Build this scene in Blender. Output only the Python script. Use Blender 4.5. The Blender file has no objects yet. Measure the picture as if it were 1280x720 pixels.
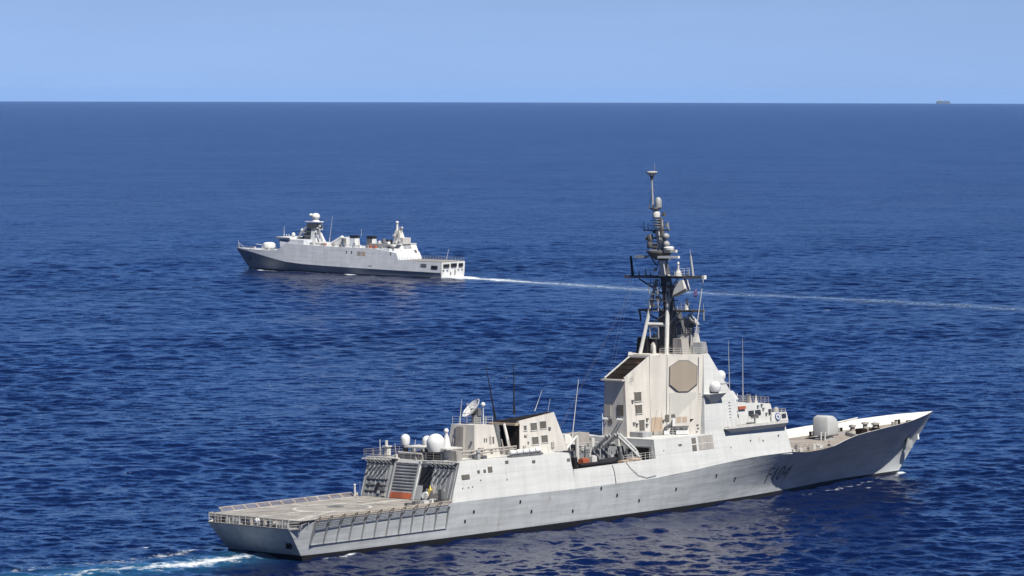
import bpy, bmesh, math, random
import numpy as np
from mathutils import Matrix, Vector, Euler

random.seed(7)
SC = bpy.context.scene
COL = SC.collection
RE = 6371e3 * 7 / 6           # effective earth radius: the sea is a curved sheet

# ------------------------------------------------------------------ camera
CAM_H = 61.77
cd = bpy.data.cameras.new('camera'); cam = bpy.data.objects.new('camera', cd); COL.objects.link(cam)
cd.sensor_width = 36.0; cd.lens = 4171.9 / 1280 * 36; cd.clip_start = 1.0; cd.clip_end = 200000
cam.matrix_world = (Matrix.Translation((0, 0, CAM_H)) @ Matrix.Rotation(math.radians(90 - 3.4165), 4, 'X')
                    @ Matrix.Rotation(math.radians(0.134), 4, 'Z'))
SC.camera = cam

# ------------------------------------------------------------------ sky and sun
SUN_EL, SUN_AZ = 55.0, -60.0    # azimuth from +X, anticlockwise
W = bpy.data.worlds.new('World'); SC.world = W; W.use_nodes = True
nt = W.node_tree; nt.nodes.clear()
out = nt.nodes.new('ShaderNodeOutputWorld'); bg = nt.nodes.new('ShaderNodeBackground')
sky = nt.nodes.new('ShaderNodeTexSky'); sky.sky_type = 'NISHITA'; sky.sun_disc = False
sky.sun_elevation = math.radians(SUN_EL); sky.sun_rotation = math.radians(90 - SUN_AZ)
sky.air_density = 1.0; sky.dust_density = 0.2; sky.ozone_density = 2.5; sky.altitude = 0
bg.inputs['Strength'].default_value = 0.08
# bluer air towards the horizon: the tint depends on the elevation of the direction only
tcw = nt.nodes.new('ShaderNodeTexCoord'); sxz = nt.nodes.new('ShaderNodeSeparateXYZ'); nt.links.new(tcw.outputs['Generated'], sxz.inputs[0])
mr = nt.nodes.new('ShaderNodeMapRange'); mr.inputs[1].default_value = -0.01; mr.inputs[2].default_value = 0.49; nt.links.new(sxz.outputs[2], mr.inputs[0])
tr_ = nt.nodes.new('ShaderNodeValToRGB'); el = tr_.color_ramp.elements
TINTS = [(0.012, (.262, .458, 1.12)), (.075, (.268, .383, .80)), (.22, (.215, .375, .76)), (.62, (.092, .160, .325)), (1.0, (.11, .17, .29))]   # halved, doubled below
el[0].position, el[0].color = TINTS[0][0], TINTS[0][1] + (1,); el[1].position, el[1].color = TINTS[-1][0], TINTS[-1][1] + (1,)
for p_, c_ in TINTS[1:-1]:
    e_ = el.new(p_); e_.color = c_ + (1,)
nt.links.new(mr.outputs[0], tr_.inputs[0])
tint = nt.nodes.new('ShaderNodeMix'); tint.data_type = 'RGBA'; tint.blend_type = 'MULTIPLY'; tint.inputs[0].default_value = 1.0
nt.links.new(sky.outputs[0], tint.inputs[6])
mpw = nt.nodes.new('ShaderNodeMapping'); mpw.inputs['Scale'].default_value = (14, 14, 110); nt.links.new(tcw.outputs['Generated'], mpw.inputs[0])
nzw = nt.nodes.new('ShaderNodeTexNoise'); nzw.inputs['Scale'].default_value = 1.0; nzw.inputs['Detail'].default_value = 4; nt.links.new(mpw.outputs[0], nzw.inputs['Vector'])
mrw = nt.nodes.new('ShaderNodeMapRange'); mrw.inputs[1].default_value = .3; mrw.inputs[2].default_value = .7; mrw.inputs[3].default_value = .98; mrw.inputs[4].default_value = 1.02; nt.links.new(nzw.outputs[0], mrw.inputs[0])
scw = nt.nodes.new('ShaderNodeVectorMath'); scw.operation = 'SCALE'; nt.links.new(tr_.outputs[0], scw.inputs[0]); nt.links.new(mrw.outputs[0], scw.inputs['Scale'])
nt.links.new(scw.outputs[0], tint.inputs[7])
bg.inputs['Strength'].default_value = 0.075
nt.links.new(tint.outputs[2], bg.inputs['Color']); nt.links.new(bg.outputs[0], out.inputs['Surface'])

sd = bpy.data.lights.new('sun', 'SUN'); sun = bpy.data.objects.new('sun', sd); COL.objects.link(sun)
sd.energy = 5.0; sd.angle = math.radians(0.53); sd.color = (1.0, 0.965, 0.90)
sv = Vector((math.cos(math.radians(SUN_EL)) * math.cos(math.radians(SUN_AZ)),
             math.cos(math.radians(SUN_EL)) * math.sin(math.radians(SUN_AZ)), math.sin(math.radians(SUN_EL))))
sun.rotation_euler = sv.to_track_quat('Z', 'Y').to_euler(); sun.location = (200, 0, 300)
vs = SC.view_settings
vs.view_transform = 'Standard'; vs.look = 'None'; vs.exposure = 1.0; vs.gamma = 1.0

# ------------------------------------------------------------------ materials
def newmat(name):
    m = bpy.data.materials.new(name); m.use_nodes = True
    return m, m.node_tree, m.node_tree.nodes['Principled BSDF']

def N(t, kind, **kw):
    n = t.nodes.new(kind)
    for k, v in kw.items():
        if k.startswith('i_'): n.inputs[k[2:].replace('_', ' ')].default_value = v
        else: setattr(n, k, v)
    return n

def mixc(t, fac, a, b, blend='MIX'):
    n = N(t, 'ShaderNodeMix', data_type='RGBA', blend_type=blend)
    for s, v in ((0, fac), (6, a), (7, b)):
        if hasattr(v, 'links'): t.links.new(v, n.inputs[s])
        else: n.inputs[s].default_value = v
    return n.outputs[2]

def ramp(t, src, a, b, ca=(0, 0, 0, 1), cb=(1, 1, 1, 1)):
    r = N(t, 'ShaderNodeValToRGB'); e = r.color_ramp.elements
    e[0].position = a; e[0].color = ca; e[1].position = b; e[1].color = cb
    t.links.new(src, r.inputs[0]); return r.outputs[0]

def noise(t, vec, scale, detail=3, sc=(1, 1, 1), rough=0.55):
    mp = N(t, 'ShaderNodeMapping'); mp.inputs['Scale'].default_value = sc
    t.links.new(vec, mp.inputs[0])
    n = N(t, 'ShaderNodeTexNoise'); n.inputs['Scale'].default_value = scale
    n.inputs['Detail'].default_value = detail; n.inputs['Roughness'].default_value = rough
    t.links.new(mp.outputs[0], n.inputs['Vector']); return n.outputs[0]

def paint(name, c, rough=0.55, wear=0.25, streak=0.25, rust=0.0, plate=0.0, boot=None, seam=False):
    m, t, b = newmat(name); tc = N(t, 'ShaderNodeTexCoord'); o = tc.outputs['Object']
    n1 = noise(t, o, 0.35, 5); n2 = noise(t, o, 1.0, 3, (1.3, 1.3, 0.12)); n3 = noise(t, o, 0.8, 4, (0.12, 1, 1.6))
    lo = tuple(v * (1 - wear) for v in c) + (1,); hi = tuple(min(1, v * (1 + wear * .5)) for v in c) + (1,)
    col = mixc(t, ramp(t, n1, .32, .68), lo, hi)
    dk = tuple(v * (1 - streak) for v in (1, 1, 1)) + (1,)
    col = mixc(t, 1.0, col, ramp(t, n2, .38, .6, dk, (1, 1, 1, 1)), 'MULTIPLY')
    if plate: col = mixc(t, 1.0, col, ramp(t, n3, .3, .62, (1 - plate, 1 - plate, 1 - plate, 1), (1, 1, 1, 1)), 'MULTIPLY')
    if seam:
        br = N(t, 'ShaderNodeTexBrick', offset=0.5); mp = N(t, 'ShaderNodeMapping')
        mp.inputs['Rotation'].default_value = (math.radians(90), 0, 0)
        t.links.new(o, mp.inputs[0]); t.links.new(mp.outputs[0], br.inputs['Vector'])
        br.inputs['Scale'].default_value = 1.0; br.inputs['Mortar Size'].default_value = 0.018
        br.inputs['Brick Width'].default_value = 7.0; br.inputs['Row Height'].default_value = 2.1
        br.inputs['Color1'].default_value = (1, 1, 1, 1); br.inputs['Color2'].default_value = (.95, .95, .95, 1); br.inputs['Mortar'].default_value = (.8, .8, .8, 1)
        col = mixc(t, 1.0, col, br.outputs[0], 'MULTIPLY')
    if rust:
        n4 = noise(t, o, 0.9, 5, (1.6, 1.6, 0.16), .65)
        col = mixc(t, ramp(t, n4, .68 - rust * .1, .8), col, (0.22, 0.12, 0.06, 1))
    if boot is not None:
        sx = N(t, 'ShaderNodeSeparateXYZ'); t.links.new(o, sx.inputs[0])
        lt = N(t, 'ShaderNodeMath', operation='LESS_THAN'); t.links.new(sx.outputs[2], lt.inputs[0]); lt.inputs[1].default_value = boot
        col = mixc(t, lt.outputs[0], col, (0.012, 0.011, 0.011, 1))
    t.links.new(col, b.inputs['Base Color']); b.inputs['Roughness'].default_value = rough
    if plate or seam:
        bp = N(t, 'ShaderNodeBump'); bp.inputs['Strength'].default_value = .35; bp.inputs['Distance'].default_value = .12
        t.links.new(n3, bp.inputs['Height']); t.links.new(bp.outputs[0], b.inputs['Normal'])
    return m

M = {
 'hull':   paint('hull_paint', (0.37, 0.385, 0.385), .5, .10, .07, .5, .20, boot=0.35),
 'upper':  paint('upper_paint', (0.405, 0.408, 0.395), .5, .06, .06, .4, .06, seam=True),
 'house':  paint('house_paint', (0.425, 0.40, 0.36), .5, .08, .12, .3),
 'grey':   paint('grey_paint', (0.24, 0.245, 0.245), .55, .15, .2, .3),
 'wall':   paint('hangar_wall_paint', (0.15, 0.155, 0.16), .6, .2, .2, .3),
 'dkgrey': paint('dark_grey_paint', (0.09, 0.093, 0.096), .6, .25, .25, .2),
 'pale':   paint('pale_paint', (0.42, 0.41, 0.385), .5, .1, .15, .2),
 'deck':   paint('deck_coating', (0.205, 0.19, 0.172), .85, .34, .16, .3),
 'fdeck':  paint('foredeck_coating', (0.20, 0.172, 0.147), .85, .3, .05, .3),
 'mark':   paint('deck_marking_paint', (0.43, 0.42, 0.39), .7, .45, .2),
 'soot':   paint('soot', (0.012, 0.010, 0.009), .9, .4, .3, .6),  # funnel soot, also the near-black of the painted shade plates
 'sootlt': paint('sooty_paint', (0.012, 0.008, 0.006), .9, .5, .3, .6),
 'black':  paint('black_paint', (0.015, 0.015, 0.017), .5, .2, .1),
 'dome':   paint('radome_white', (0.45, 0.45, 0.445), .4, .05, .06),
 'louvre': paint('louvre_grille', (0.085, 0.078, 0.066), .7, .3, .2),
 'grille': paint('intake_grille', (0.25, 0.23, 0.21), .7, .2, .2),
 'tan':    paint('tan_panel', (0.33, 0.25, 0.18), .6, .12, .12),
 'radar':  paint('radar_face', (0.215, 0.18, 0.14), .55, .06, .06),
 'orange': paint('orange_paint', (0.30, 0.075, 0.03), .6, .25, .2),
 'yellow': paint('yellow_paint', (0.62, 0.48, 0.05), .5, .2, .1),
 'blue':   paint('blue_paint', (0.03, 0.06, 0.17), .5, .1, .1),
 'number': paint('number_grey', (0.115, 0.115, 0.12), .6, .3, .1),
 'glass':  paint('dark_window', (0.02, 0.022, 0.026), .12, .2, .0),
 'net':    paint('net_cord', (0.34, 0.29, 0.23), .9, .2, .1),
 'wire':   paint('rigging_wire', (0.10, 0.10, 0.11), .6, .1, .1),
 'mast':   paint('mast_paint', (0.085, 0.082, 0.08), .6, .3, .25, .2),
 'white':  paint('white_paint', (0.50, 0.50, 0.485), .45, .08, .12, .1),
 'farhull': paint('far_hull_paint', (0.44, 0.455, 0.475), .5, .1, .08, .1, .05, boot=0.25),
 'farlow': paint('far_lower_hull_paint', (0.17, 0.19, 0.215), .5, .1, .08, .1, .05, boot=0.35),
 'hazy':   paint('distant_hull_paint', (0.10, 0.125, 0.165), .6, .1, .08),  # bluish haze tone put into the horizon ship's colour
}

for n_ in ('soot', 'sootlt', 'black'): M[n_].node_tree.nodes['Principled BSDF'].inputs['Specular IOR Level'].default_value = .12

# ------------------------------------------------------------------ mesh builder
class MB:
    def __init__(s): s.v = []; s.f = []
    def _add(s, vs, fs):
        k = len(s.v); s.v += [tuple(map(float, p)) for p in vs]; s.f += [tuple(i + k for i in f) for f in fs]; return s
    def prism(s, bot, top):
        n = len(bot)
        return s._add(list(bot) + list(top), [tuple(range(n))[::-1], tuple(range(n, 2 * n))] + [(i, (i + 1) % n, n + (i + 1) % n, n + i) for i in range(n)])
    def box(s, x0, x1, y0, y1, z0, z1):
        return s.prism([(x0, y0, z0), (x1, y0, z0), (x1, y1, z0), (x0, y1, z0)], [(x0, y0, z1), (x1, y0, z1), (x1, y1, z1), (x0, y1, z1)])
    def quad(s, a, b, c, d): return s._add([a, b, c, d], [(0, 1, 2, 3)])
    def wall(s, O, U, V, u0, u1, v0, v1, t=.05, back=.02):
        O, U, V = Vector(O), Vector(U).normalized(), Vector(V).normalized(); n = U.cross(V).normalized()
        P = [O + U * u + V * v for u, v in ((u0, v0), (u1, v0), (u1, v1), (u0, v1))]
        return s.prism([p - n * back for p in P], [p + n * t for p in P])
    def wallpoly(s, O, U, V, pts, t=.05, back=.02):
        O, U, V = Vector(O), Vector(U).normalized(), Vector(V).normalized(); n = U.cross(V).normalized()
        P = [O + U * u + V * v for u, v in pts]
        return s.prism([p - n * back for p in P], [p + n * t for p in P])
    def tube(s, p0, p1, r0, r1=None, n=6):
        r1 = r0 if r1 is None else r1; p0, p1 = Vector(p0), Vector(p1); d = (p1 - p0).normalized()
        a = d.orthogonal().normalized(); b = d.cross(a)
        A = [p0 + (a * math.cos(2 * math.pi * i / n) + b * math.sin(2 * math.pi * i / n)) * r0 for i in range(n)]
        B = [p1 + (a * math.cos(2 * math.pi * i / n) + b * math.sin(2 * math.pi * i / n)) * r1 for i in range(n)]
        return s.prism(A, B)
    def path(s, pts, r, n=5):
        for a, b in zip(pts, pts[1:]): s.tube(a, b, r, r, n)
        return s
    def lathe(s, c, prof, n=20, axis=(0, 0, 1)):
        q = Vector((0, 0, 1)).rotation_difference(Vector(axis).normalized()); c = Vector(c); V = []; F = []
        for r, z in prof:
            for i in range(n):
                a = 2 * math.pi * i / n; V.append(c + q @ Vector((r * math.cos(a), r * math.sin(a), z)))
        for k in range(len(prof) - 1):
            for i in range(n): F.append((k * n + i, k * n + (i + 1) % n, (k + 1) * n + (i + 1) % n, (k + 1) * n + i))
        F.append(tuple(range(n))[::-1]); F.append(tuple(range((len(prof) - 1) * n, len(prof) * n)))
        return s._add(V, F)
    def ball(s, c, r, n=16, zr=None, lo=-90):
        zr = r if zr is None else zr
        pr = [(max(.004, r * math.cos(math.radians(a))), zr * math.sin(math.radians(a))) for a in np.linspace(lo, 90, 10)]
        return s.lathe(c, pr, n)
    def grid(s, rows):
        n = len(rows[0]); k = len(s.v)
        for r in rows: s.v += [tuple(map(float, p)) for p in r]
        for i in range(len(rows) - 1):
            for j in range(n - 1): s.f.append((k + i * n + j, k + i * n + j + 1, k + (i + 1) * n + j + 1, k + (i + 1) * n + j))
        return s
    def rail(s, pts, h=1.05, step=1.6, r=.028, rows=3):
        for a, b in zip(pts, pts[1:]):
            a, b = Vector(a), Vector(b); n = max(1, int((b - a).length / step))
            for i in range(n + 1):
                p = a.lerp(b, i / n); s.tube(p, p + Vector((0, 0, h)), r, r, 4)
            for k in range(rows):
                z = Vector((0, 0, h * (k + 1) / rows)); s.tube(a + z, b + z, r * .7, r * .7, 4)
        return s
    def build(s, name, mat, parent=None, smooth=True, recalc=True, label=None):
        me = bpy.data.meshes.new(name); me.from_pydata(s.v, [], s.f); me.materials.append(M[mat] if isinstance(mat, str) else mat)
        if recalc:
            bm = bmesh.new(); bm.from_mesh(me); bmesh.ops.remove_doubles(bm, verts=bm.verts, dist=1e-5)
            bmesh.ops.recalc_face_normals(bm, faces=bm.faces); bm.to_mesh(me); bm.free()
        if smooth:
            me.shade_smooth(); me.set_sharp_from_angle(angle=math.radians(32))
        o = bpy.data.objects.new(name, me); COL.objects.link(o)
        if parent: o.parent = parent
        if label: o['label'] = label
        return o

def tag(o, label, cat, group=None):
    o['label'] = label; o['category'] = cat
    if group: o['group'] = group
    return o
def empty(name, mat):
    o = bpy.data.objects.new(name, None); COL.objects.link(o); o.matrix_world = mat; o.empty_display_size = 1; return o
def struct(o): o['kind'] = 'structure'; return o

def smooth_interp(xs, ys):
    xs = np.array(xs, float); ys = np.array(ys, float); h = np.diff(xs); d = np.diff(ys) / h; m = np.zeros_like(ys)
    m[0], m[-1] = d[0], d[-1]
    for i in range(1, len(xs) - 1):
        if d[i - 1] * d[i] > 0:
            w1, w2 = 2 * h[i] + h[i - 1], h[i] + 2 * h[i - 1]; m[i] = (w1 + w2) / (w1 / d[i - 1] + w2 / d[i])
    def f(x):
        x = min(max(x, xs[0]), xs[-1]); i = min(max(int(np.searchsorted(xs, x)) - 1, 0), len(h) - 1)
        t = (x - xs[i]) / h[i]
        return float((2*t**3-3*t**2+1)*ys[i] + (t**3-2*t**2+t)*h[i]*m[i] + (-2*t**3+3*t**2)*ys[i+1] + (t**3-t**2)*h[i]*m[i+1])
    return f

# ------------------------------------------------------------------ poses of the two ships
SHIP = Matrix.Translation((-33.92, 438.62, 0)) @ Euler((-0.0321, 0, 0.7942)).to_matrix().to_4x4()
FAR = Matrix.Translation((-19.49, 1092.37, -(1092.4 ** 2) / (2 * RE))) @ Euler((0, 0, 2.4891)).to_matrix().to_4x4() @ Matrix.Diagonal((.906, .924, .906, 1))

# ------------------------------------------------------------------ the sea
def build_sea():
    rng = np.random.default_rng(3)
    a_f = np.radians(np.linspace(90 - 13, 90 + 13, 820)); a_c = np.radians(np.linspace(103, 437, 90))[1:-1]
    ang = np.concatenate([a_f, a_c]); na = len(ang)
    r_f = np.geomspace(345, 1700, 1350)
    rad = np.concatenate([[5, 60, 130, 200, 260, 300], r_f, np.geomspace(1700, 60000, 110)[1:]]); nr = len(rad)
    Rg, A = np.meshgrid(rad, ang, indexing='ij'); X = Rg * np.cos(A); Y = Rg * np.sin(A)
    Z = -(Rg ** 2) / (2 * RE)
    fine = np.zeros_like(Z); fine[:, :len(a_f)] = 1
    nc = 110
    lam = np.geomspace(1.15, 30, nc); th = np.radians(-108 + rng.normal(0, 50, nc)); ph = rng.uniform(0, 6.28, nc)
    s = 0.038 * np.sqrt(60 / nc) * np.where(lam > 4, (4 / lam) ** .85, 1)
    D = np.zeros_like(Z); res = np.zeros_like(Z); dr = Rg * (math.log(1700 / 345) / 1350)
    for l, t, p, q in zip(lam, th, ph, s):
        k = 2 * math.pi / l; w = np.clip((l / dr - 2.4) / 2, 0, 1)
        res += w * w * q * q
        D += w * q / k * np.sin(k * (X * math.cos(t) + Y * math.sin(t)) + p)
    # gustiness: patches of rougher and calmer water
    G = 1 + .3 * np.sin(X / 47 + 1.3 + np.sin(Y / 90)) * np.sin(Y / 61 + .4 + np.sin(X / 70)) + .25 * np.sin(X / 23 - Y / 37 + 1.4 * np.sin(Y / 55))
    fade = fine * np.clip((1700 - Rg) / 500, 0, 1) * np.clip((Rg - 320) / 40, 0, 1)
    D *= G * fade
    unres = 1 - res / (s * s).sum() * fade      # share of the wave slope the mesh does not carry: it becomes roughness
    Z += D
    foam = np.zeros_like(Z); turq = np.zeros_like(Z); trail = np.zeros_like(Z)
    def line(pts, ws, ss, target, power=2):
        best = np.zeros_like(Z)
        for (p, q), (w0, w1), (s0, s1) in zip(zip(pts, pts[1:]), zip(ws, ws[1:]), zip(ss, ss[1:])):
            d = np.array(q) - np.array(p); L2 = d @ d
            t = np.clip(((X - p[0]) * d[0] + (Y - p[1]) * d[1]) / L2, 0, 1)
            dist = np.hypot(X - p[0] - t * d[0], Y - p[1] - t * d[1])
            best = np.maximum(best, (s0 + (s1 - s0) * t) * np.exp(-(dist / (w0 + (w1 - w0) * t)) ** power))
        np.maximum(target, best, out=target)
    fw = [(-18, 1094.5), (-5.2, 1079), (15.2, 1057.8), (51.3, 1017.3), (86, 995), (118.4, 966.3), (144.4, 939.1), (180, 892)]
    line(fw, [4, 5, 5, 5, 5, 5, 5, 5], [1.3, .9, .62, .5, .45, .42, .4, .36], foam)
    line(fw, [6, 8, 8, 7, 7, 7, 7, 7], [.9, .85, .8, .7, .62, .56, .52, .45], trail)
    nw = [(-33.3, 440.2), (-38.2, 434.8), (-43.8, 429.5), (-51.3, 425.6), (-58.4, 419), (-73, 408)]
    line(nw, [3.4, 3.8, 3.6, 3.8, 4, 4.4], [.5, .84, .68, .55, .46, .36], foam)
    line(nw, [1.5, 2.0, 1.7, 1.6, 1.4, 1.2], [.6, 1.05, .8, .75, .5, .3], foam)
    line(nw, [4.5, 5, 5, 5.5, 6, 7], [.8, .95, .9, .9, .8, .5], turq)
    nw2 = [(-40.5, 446), (-43, 443), (-50.6, 433.1), (-57.1, 430.5), (-66, 422), (-80, 407)]
    line(nw2, [2.2, 2.6, 2.6, 2.6, 2.6, 2.6], [.48, .56, .56, .52, .48, .45], foam)
    def sp(x, y): v = SHIP @ Vector((x, y, 0)); return (v.x, v.y)
    def fp(x, y): v = FAR @ Vector((x, y, 0)); return (v.x, v.y)
    line([sp(138.2, -.2), sp(136.2, -1.0), sp(134, -2.2)], [.8, .7, .5], [1.0, .75, .45], foam)
    line([sp(134, -2.2), sp(124, -4.2), sp(112, -7), sp(98, -9.6)], [.6, .9, 1, 1], [.5, .52, .55, .36], foam)
    line([sp(98, -9.3), sp(60, -10.0), sp(30, -10)], [.8, .7, .7], [.42, .4, .38], foam)
    line([sp(119, -9), sp(117.4, -9.8)], [.8, .8], [.85, .7], foam)
    line([sp(10, -8.6), sp(4, -9.2)], [.8, .7], [.7, .6], foam)
    line([fp(97, 1), fp(93, 3)], [1.6, 1.4], [.9, .8], foam)
    line([fp(88, 5), fp(78, 7.5)], [2.2, 2.0], [.95, .7], foam)
    line([fp(78, 7.6), fp(40, 8.6), fp(20, 9)], [1.8, 1.8, 1.4], [.55, .58, .5], foam)
    line([fp(42, 8.8), fp(37, 9.2)], [2, 1.8], [.9, .8], foam)
    line([fp(2, 6.5), fp(-3, 0), fp(1, -6)], [4, 5, 4], [.7, 1.3, .9], foam)
    co = np.stack([X, Y, Z], -1).reshape(-1, 3)
    i = np.arange(nr - 1)[:, None]; j = np.arange(na)[None, :]; jn = (j + 1) % na
    q = np.stack([i * na + j, (i + 1) * na + j, (i + 1) * na + jn, i * na + jn], -1).reshape(-1, 4)
    nq = len(q)
    me = bpy.data.meshes.new('sea'); me.vertices.add(len(co)); me.vertices.foreach_set('co', co.astype(np.float32).ravel())
    me.loops.add(nq * 4); me.loops.foreach_set('vertex_index', q.astype(np.int32).ravel())
    me.polygons.add(nq); me.polygons.foreach_set('loop_start', np.arange(0, nq * 4, 4, dtype=np.int32))
    try: me.polygons.foreach_set('loop_total', np.full(nq, 4, np.int32))
    except Exception: pass
    me.update(calc_edges=True)
    for nm, arr in (('foam', foam), ('churn', turq), ('trail', trail), ('unresolved', unres)):
        at = me.attributes.new(nm, 'FLOAT', 'POINT'); at.data.foreach_set('value', arr.astype(np.float32).ravel())
    me.shade_smooth()
    m, t, b = newmat('sea_water'); tc = N(t, 'ShaderNodeTexCoord'); o = tc.outputs['Object']
    af = N(t, 'ShaderNodeAttribute', attribute_name='foam').outputs['Fac']; at = N(t, 'ShaderNodeAttribute', attribute_name='churn').outputs['Fac']
    big = noise(t, o, 0.012, 3, (1, .6, 1))
    deep = mixc(t, ramp(t, big, .35, .65), (0.0005, 0.0030, 0.022, 1), (0.0012, 0.0062, 0.036, 1))
    chn = noise(t, o, .35, 5, (1, 1, 1), .65)
    mu = N(t, 'ShaderNodeMath', operation='MULTIPLY'); t.links.new(at, mu.inputs[0]); t.links.new(ramp(t, chn, .2, .62), mu.inputs[1])
    col = mixc(t, mu.outputs[0], deep, (0.016, 0.085, 0.165, 1))
    atr = N(t, 'ShaderNodeAttribute', attribute_name='trail').outputs['Fac']
    mt = N(t, 'ShaderNodeMath', operation='MULTIPLY'); t.links.new(atr, mt.inputs[0]); t.links.new(ramp(t, noise(t, o, .22, 5, (1, 1, 1), .7), .28, .62), mt.inputs[1])
    col = mixc(t, mt.outputs[0], col, (0.13, 0.18, 0.23, 1))
    # foam: the more churned the water, the lower the threshold of the lacy noise
    fn = noise(t, o, 0.75, 7, (1, 1, 1), .68)
    ad = N(t, 'ShaderNodeMath', operation='ADD'); fs_ = N(t, 'ShaderNodeMath', operation='MULTIPLY_ADD'); t.links.new(fn, fs_.inputs[0]); fs_.inputs[1].default_value = 1.7; fs_.inputs[2].default_value = -.36; t.links.new(fs_.outputs[0], ad.inputs[0]); t.links.new(af, ad.inputs[1])
    fm = ramp(t, ad.outputs[0], 0, 1)
    mrf = N(t, 'ShaderNodeMapRange'); t.links.new(ad.outputs[0], mrf.inputs[0]); mrf.inputs[1].default_value = .98; mrf.inputs[2].default_value = 1.42; fm = mrf.outputs[0]
    ge = N(t, 'ShaderNodeMath', operation='MULTIPLY'); t.links.new(fm, ge.inputs[0]); t.links.new(ramp(t, af, .02, .25), ge.inputs[1])
    # scattered whitecaps
    wc1 = noise(t, o, .022, 2); wc2 = noise(t, o, .42, 6, (.6, 1, 1), .62)
    wm = N(t, 'ShaderNodeMath', operation='MULTIPLY'); t.links.new(ramp(t, wc1, .52, .62), wm.inputs[0]); t.links.new(ramp(t, wc2, .70, .76), wm.inputs[1])
    gm = N(t, 'ShaderNodeMath', operation='MAXIMUM'); t.links.new(ge.outputs[0], gm.inputs[0]); t.links.new(wm.outputs[0], gm.inputs[1]); ge = gm
    col = mixc(t, ge.outputs[0], col, (0.43, 0.455, 0.475, 1))
    t.links.new(col, b.inputs['Base Color'])
    rg = N(t, 'ShaderNodeMath', operation='MULTIPLY_ADD'); t.links.new(ge.outputs[0], rg.inputs[0]); rg.inputs[1].default_value = .5; ur = N(t, 'ShaderNodeAttribute', attribute_name='unresolved').outputs['Fac']; um = N(t, 'ShaderNodeMath', operation='MULTIPLY_ADD'); t.links.new(ur, um.inputs[0]); um.inputs[1].default_value = .115; um.inputs[2].default_value = .13; t.links.new(um.outputs[0], rg.inputs[2])
    t.links.new(rg.outputs[0], b.inputs['Roughness']); b.inputs['IOR'].default_value = 1.33
    # chop and ripples finer than the mesh: tilt the surface by vector noise
    def vn(scale, sc, amp, detail):
        mp = N(t, 'ShaderNodeMapping'); mp.inputs['Scale'].default_value = sc; t.links.new(o, mp.inputs[0])
        n = N(t, 'ShaderNodeTexNoise'); n.inputs['Scale'].default_value = scale; n.inputs['Detail'].default_value = detail; n.inputs['Roughness'].default_value = .6
        t.links.new(mp.outputs[0], n.inputs['Vector'])
        v = N(t, 'ShaderNodeVectorMath', operation='SUBTRACT'); t.links.new(n.outputs['Color'], v.inputs[0]); v.inputs[1].default_value = (.5, .5, .5)
        w = N(t, 'ShaderNodeVectorMath', operation='MULTIPLY'); t.links.new(v.outputs[0], w.inputs[0]); w.inputs[1].default_value = (amp, amp, 0); return w.outputs[0]
    ge2 = N(t, 'ShaderNodeNewGeometry'); acc = ge2.outputs['Normal']
    for q in (vn(2.1, (.6, 1, 1), .62, 3), vn(.62, (.6, 1, 1), .58, 3), vn(.12, (.6, 1, 1), .24, 3), vn(.02, (.5, 1, 1), .12, 2)):
        ad2 = N(t, 'ShaderNodeVectorMath', operation='ADD'); t.links.new(acc, ad2.inputs[0]); t.links.new(q, ad2.inputs[1]); acc = ad2.outputs[0]
    nn = N(t, 'ShaderNodeVectorMath', operation='NORMALIZE'); t.links.new(acc, nn.inputs[0]); t.links.new(nn.outputs[0], b.inputs['Normal'])
    me.materials.append(m)
    ob = bpy.data.objects.new('sea', me); COL.objects.link(ob); struct(ob)
build_sea()

# ------------------------------------------------------------------ the air
def build_haze():
    m = bpy.data.materials.new('haze'); m.use_nodes = True; t = m.node_tree; t.nodes.clear()
    o = t.nodes.new('ShaderNodeOutputMaterial'); v = t.nodes.new('ShaderNodeVolumePrincipled')
    v.inputs['Color'].default_value = (.34, .57, 1.0, 1); v.inputs['Density'].default_value = HAZE_DENSITY; v.inputs['Anisotropy'].default_value = 0.0
    t.links.new(v.outputs[0], o.inputs['Volume'])
    bm = bmesh.new(); bmesh.ops.create_cube(bm, size=1.0); me = bpy.data.meshes.new('haze'); bm.to_mesh(me); bm.free(); me.materials.append(m)
    ob = bpy.data.objects.new('haze', me); COL.objects.link(ob); ob.scale = (122000, 122000, 66 + 490); ob.location = (0, 0, (66 - 490) / 2); ob['kind'] = 'stuff'
HAZE_DENSITY = 1.25e-5
build_haze()

# ================================================================== the big frigate
ship = empty('warship', SHIP)
tag(ship, 'large pale grey frigate with tall dark mast and F104 on its bow', 'warship')

xt = [0, 3, 15, 29, 55, 70, 83, 94, 100, 104, 108, 111, 114, 117.5, 122, 126, 130, 135, 138.5, 141.5, 144.5, 146.9]
yt = [9.2, 9.25, 9.3, 9.3, 9.3, 9.3, 9.3, 9.25, 9.1, 8.95, 8.75, 8.5, 8.25, 7.85, 7.35, 6.8, 6.1, 4.9, 3.8, 2.65, 1.25, .05]
zt_ = [4.55, 4.95, 5.05, 5.15, 5.05, 5.2, 6.1, 6.6, 6.6, 6.3, 6.42, 6.7, 7.3, 7.83, 8.15, 8.36, 8.52, 8.75, 8.95, 9.1, 9.2, 9.3]
xw = [1.9, 3.6, 15, 29, 55, 70, 83, 94, 100, 104, 108, 111, 113.8, 117, 121, 124.3, 127.3, 130.8, 133, 134.8, 136.2, 137.3]
yw = [7.2, 7.4, 8.0, 8.25, 8.3, 8.0, 7.15, 6.0, 5.1, 4.35, 3.5, 2.85, 2.2, 1.55, .95, .62, .44, .32, .25, .18, .11, .04]
fy, fz, fxw, fyw = (smooth_interp(xt, a) for a in (yt, zt_, xw, yw))
LV = [-.25, 0, .12, .25, .4, .55, .7, .85, 1.0]
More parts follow.
